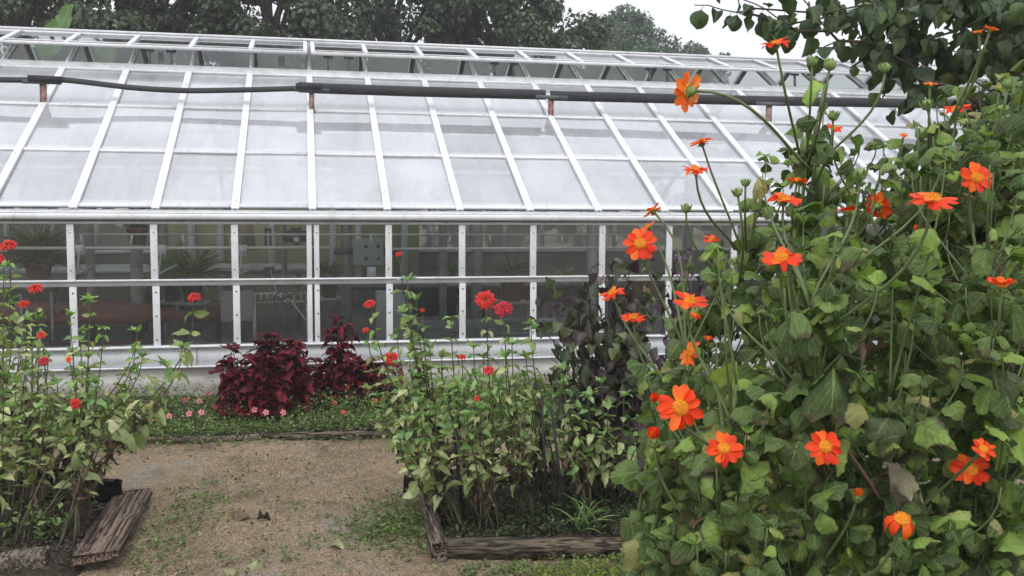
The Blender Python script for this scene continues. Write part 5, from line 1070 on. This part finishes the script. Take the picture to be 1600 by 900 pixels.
FR = [  # every flower in view: (list index of plant is by nearness)
 FL(1075, 143, 64, (-.75, .05, -.75), 1.95, mat='p_pale', bare=.3, **{'from': at_d(1262, 262, 2.1)}),
 FL(1212, 68, 46, (-.25, 1, .12), 2.1, bare=.25), FL(1096, 222, 40, (-.35, 1, .1), 2.4, bare=.3), FL(1087, 265, 44, (-.1, 1, .15), 2.3, bare=.3),
 FL(1225, 311, 56, (0, 1, .3), 2.0), FL(1246, 282, 36, (.1, 1, .2), 2.3), FL(1000, 381, 56, (-.15, .45, 1), 2.15, bare=.3), FL(1019, 329, 34, (-.7, .7, -.3), 2.3, mat='p_pale', bare=.25), FL(1012, 354, 28, (-.5, .8, .1), 2.35, mat='p_pale', bare=.25, np=8),
 FL(1221, 403, 64, (-.1, 1, .55), 1.85), FL(1112, 373, 28, (0, 1, .3), 2.5), FL(1112, 395, 20, (.2, 1, .6), 2.5, mat='p_pale', np=8), FL(957, 458, 42, (-.35, 1, .25), 2.4, bare=.25), FL(990, 496, 42, (-.1, 1, .22), 2.3, bare=.25),
 FL(1078, 471, 56, (.05, 1, .5), 1.95, disc='disc', bare=.2), FL(1063, 637, 74, (.1, .3, 1), 1.55), FL(1131, 701, 58, (-.1, .75, .8), 1.8), FL(1289, 698, 60, (.1, .5, 1), 1.75),
 FL(1409, 812, 72, (.05, 1, .35), 1.6, tp=T_PETD, np=8, lay=-.5), FL(1457, 311, 74, (-.05, 1, .3), 1.65), FL(1526, 278, 54, (-.15, .45, 1), 1.9), FL(1565, 446, 50, (0, 1, .1), 1.8, lay=.9), FL(1536, 702, 42, (.1, .7, .7), 1.8, lay=.4), FL(1517, 734, 60, (-.05, .75, .75), 1.95),
 FL(1324, 330, 36, (0, 1, -.1), 2.3, lay=.5), FL(1372, 322, 44, (.7, .3, -.7), 2.3), FL(1303, 200, 28, (0, .9, .4), 2.6), FL(1256, 186, 20, (0, 1, .2), 2.6, mat='p_pale'), FL(1078, 552, 46, (-.8, .45, .35), 2.0, mat='p_pale'), FL(1275, 490, 38, (.3, .5, .5), 2.3, lay=.7, np=9),
 FL(1495, 170, 44, (-.05, 1, .15), 2.3), FL(1433, 549, 26, (.4, 1, .1), 2.5), FL(1366, 392, 28, (.3, 1, .1), 2.6), FL(1085, 492, 24, (.2, 1, .3), 2.4), FL(1107, 528, 14, (0, 1, .4), 2.5), FL(1243, 524, 20, (0, 1, .4), 2.5), FL(1453, 131, 24, (-.1, 1, .2), 2.2, mat='p_pale', np=7), FL(1412, 211, 16, (0, 1, .4), 2.7),
 FL(1548, 46, 24, (.2, 1, .25), 2.1, mat='p_pale', lay=.5), FL(1529, 50, 20, (-.3, 1, .2), 2.1, mat='p_pale', lay=.4), FL(1288, 529, 12, (0, .6, 1), 2.6), FL(1215, 476, 10, (0, .6, 1), 2.7)]
BU = [BD(1022, 690, 26, (-.1, 1, .2), 2.0, 'p_orange'), BD(1029, 628, 18, (-.5, .6, .2), 2.0, 'p_orange'), BD(1339, 778, 18, (.1, 1, .3), 1.9, 'p_pale'), BD(1269, 95, 20, (0, 1, 0), 2.2), BD(1297, 100, 24, (.1, 1, 0), 2.1), BD(1165, 285, 16, (0, 1, 0), 2.3), BD(1152, 300, 18, (-.2, 1, 0), 2.2), BD(1343, 272, 26, (-.1, 1, .2), 2.0), BD(1448, 163, 22, (-.3, 1, .1), 2.2), BD(1432, 365, 16, (.1, 1, .1), 2.2, 'p_pale'), BD(1383, 105, 20, (0, 1, 0), 2.3), BD(1440, 208, 24, (.1, 1, .2), 2.2), BD(1302, 180, 20, (0, 1, 0), 2.3), BD(1072, 325, 18, (0, 1, 0), 2.4), BD(1574, 130, 20, (0, 1, 0), 2.1)]
# plants: base (X, Y), top pixel and depth
PL = [
 ((.75, 2.35), (1075, 560), 2.25, 'leftmost tithonia, its big open flower facing the viewer beside the bed'),
 ((.95, 2.75), (1080, 400), 2.7, 'tithonia leaning left over the bean vine with a starry front-facing flower'),
 ((.88, 2.0), (1150, 600), 1.9, 'low tithonia in front with the orange flower just right of the biggest one'),
 ((1.10, 2.45), (1190, 300), 2.45, 'tithonia sending long bare flower stalks left across the glass roof'),
 ((1.00, 1.85), (1265, 480), 1.9, 'front tithonia with the orange flower at the centre of the leafy mass'),
 ((1.25, 2.4), (1290, 130), 2.35, 'tall slim tithonia standing clear against the roof left of the tree leaves'),
 ((1.40, 2.7), (1350, 300), 2.7, 'tithonia with large curled dusty leaves at the middle of the row'),
 ((1.22, 1.9), (1390, 620), 1.95, 'front tithonia with the drooping petalled flower near the bottom edge'),
 ((1.50, 2.3), (1460, 190), 2.3, 'tithonia under the dark tree with a wide flower seen from the side'),
 ((1.55, 2.8), (1500, 240), 2.85, 'tithonia at the back whose leaves mix with the dark tree'),
 ((1.52, 2.0), (1540, 480), 2.0, 'rightmost front tithonia with two overlapping flowers low on the right'),
 ((1.78, 2.35), (1585, 120), 2.35, 'tall tithonia at the right frame edge reaching up among the tree leaves'),
 ((2.0, 3.0), (1580, 400), 3.0, 'tithonia farthest back at the right frame edge')]
plants = [dict(base=np.array([b[0], b[1], 0.]), top=at_d(tp[0], tp[1], d), lab=lab, tips=[], fl=[], bu=[]) for b, tp, d, lab in PL]
def near(p, prefer_front=False):
    sc = [np.linalg.norm((p-q['top'])[:2])+.55*max(0, p[2]-q['top'][2]-.05) for q in plants]; return plants[int(np.argmin(sc))]
ALLF = [f for f in FR]
for f in FR: near(f['p'])['fl'].append(f)
for b in BU: near(b[0])['bu'].append(b)
# leafy shoot tips filling the thicket
r = np.random.default_rng(77)
def inpoly(x, y, poly):
    c = False; j = len(poly)-1
    for i in range(len(poly)):
        if (poly[i][1] > y) != (poly[j][1] > y) and x < (poly[j][0]-poly[i][0])*(y-poly[i][1])/(poly[j][1]-poly[i][1])+poly[i][0]: c = not c
        j = i
    return c
DENSE = [(1110, 440), (1120, 380), (1180, 340), (1260, 335), (1330, 350), (1400, 330), (1440, 250), (1500, 215), (1640, 200), (1680, 960), (1060, 960), (1030, 820), (1045, 720), (1060, 600), (1075, 520)]
SPARSE = [(1130, 320), (1195, 225), (1225, 190), (1255, 160), (1290, 130), (1325, 180), (1350, 215), (1420, 240), (1440, 200), (1470, 150), (1560, 110), (1640, 100), (1640, 300), (1400, 360), (1180, 360)]
UPR = [(1330, 230), (1400, 215), (1460, 150), (1530, 110), (1620, 90), (1650, 330), (1330, 330)]
LOW = [(1005, 560), (1060, 560), (1060, 960), (1035, 900), (1010, 800), (1030, 700)]
for poly, n, d0, d1 in ((DENSE, 480, 1.75, 3.0), (SPARSE, 40, 2.0, 2.7), (LOW, 14, 2.0, 2.5), (UPR, 60, 2.1, 3.0)):
    k = 0
    xs_ = [p[0] for p in poly]; ys_ = [p[1] for p in poly]
    while k < n:
        x, y = r.uniform(min(xs_), max(xs_)), r.uniform(min(ys_), max(ys_))
        if inpoly(x, y, poly): p = at_d(x, y, r.uniform(d0, d1)); near(p)['tips'].append(p); k += 1
roots = []
tot = 0
for i, q in enumerate(plants):
    rt_, n = tithonia(q['base'], q['top'], q['tips'], q['lab'], 130+i, q['fl'], q['bu']); tot += n; roots.append(rt_)
# a big withered grey leaf, a browned leaf and a dead brown stalk on the front plants
M['ashen'] = leaf_mat('ashen_leaf', [(0, (.15, .15, .085)), (1, (.18, .165, .11))], .9, .15, .85, (.075, .05, .04), (.1, .07, .055), .7, bumpy=1.0, vein_c=(.2, .17, .12))
mb = MB(); p = at_d(1380, 722, 1.85); mb.leaves(leaf_tpl(.6, 8, 14, 1.5, -1.2, .2, .05, .1, seed=201, twist=.9, lobe=.12, crink=.03), [p], [rt2-up2*.1], [up2-fw*.15], [np.array([.11, .1, .085])]); o = mb.build('withered_leaf', M['ashen'], roots[7], True); o['label'] = 'large ashen curled leaf'
mb = MB(); mb.tube(bez(at_d(1218, 592, 1.95), at_d(1380, 790, 1.9), at_d(1270, 640, 1.9), at_d(1340, 710, 1.88), 12), np.linspace(.0022, .0034, 12), 6); o = mb.build('dead_stalk', M['brown_stalk'], roots[4], True); o['label'] = 'bare reddish brown stalk slanting down'
r = np.random.default_rng(90); mb = MB(); c = at_d(1550, 590, 2.25); pp = c+r.normal(0, .028, (160, 3))*np.array([1.2, 1, .9]); mb.leaves(T_DEAD[0], pp, r.normal(0, 1, (160, 3)), r.normal(0, 1, (160, 3)), np.full(160, .04)); mb.build('withered_clump', M['weed'], roots[10], True)
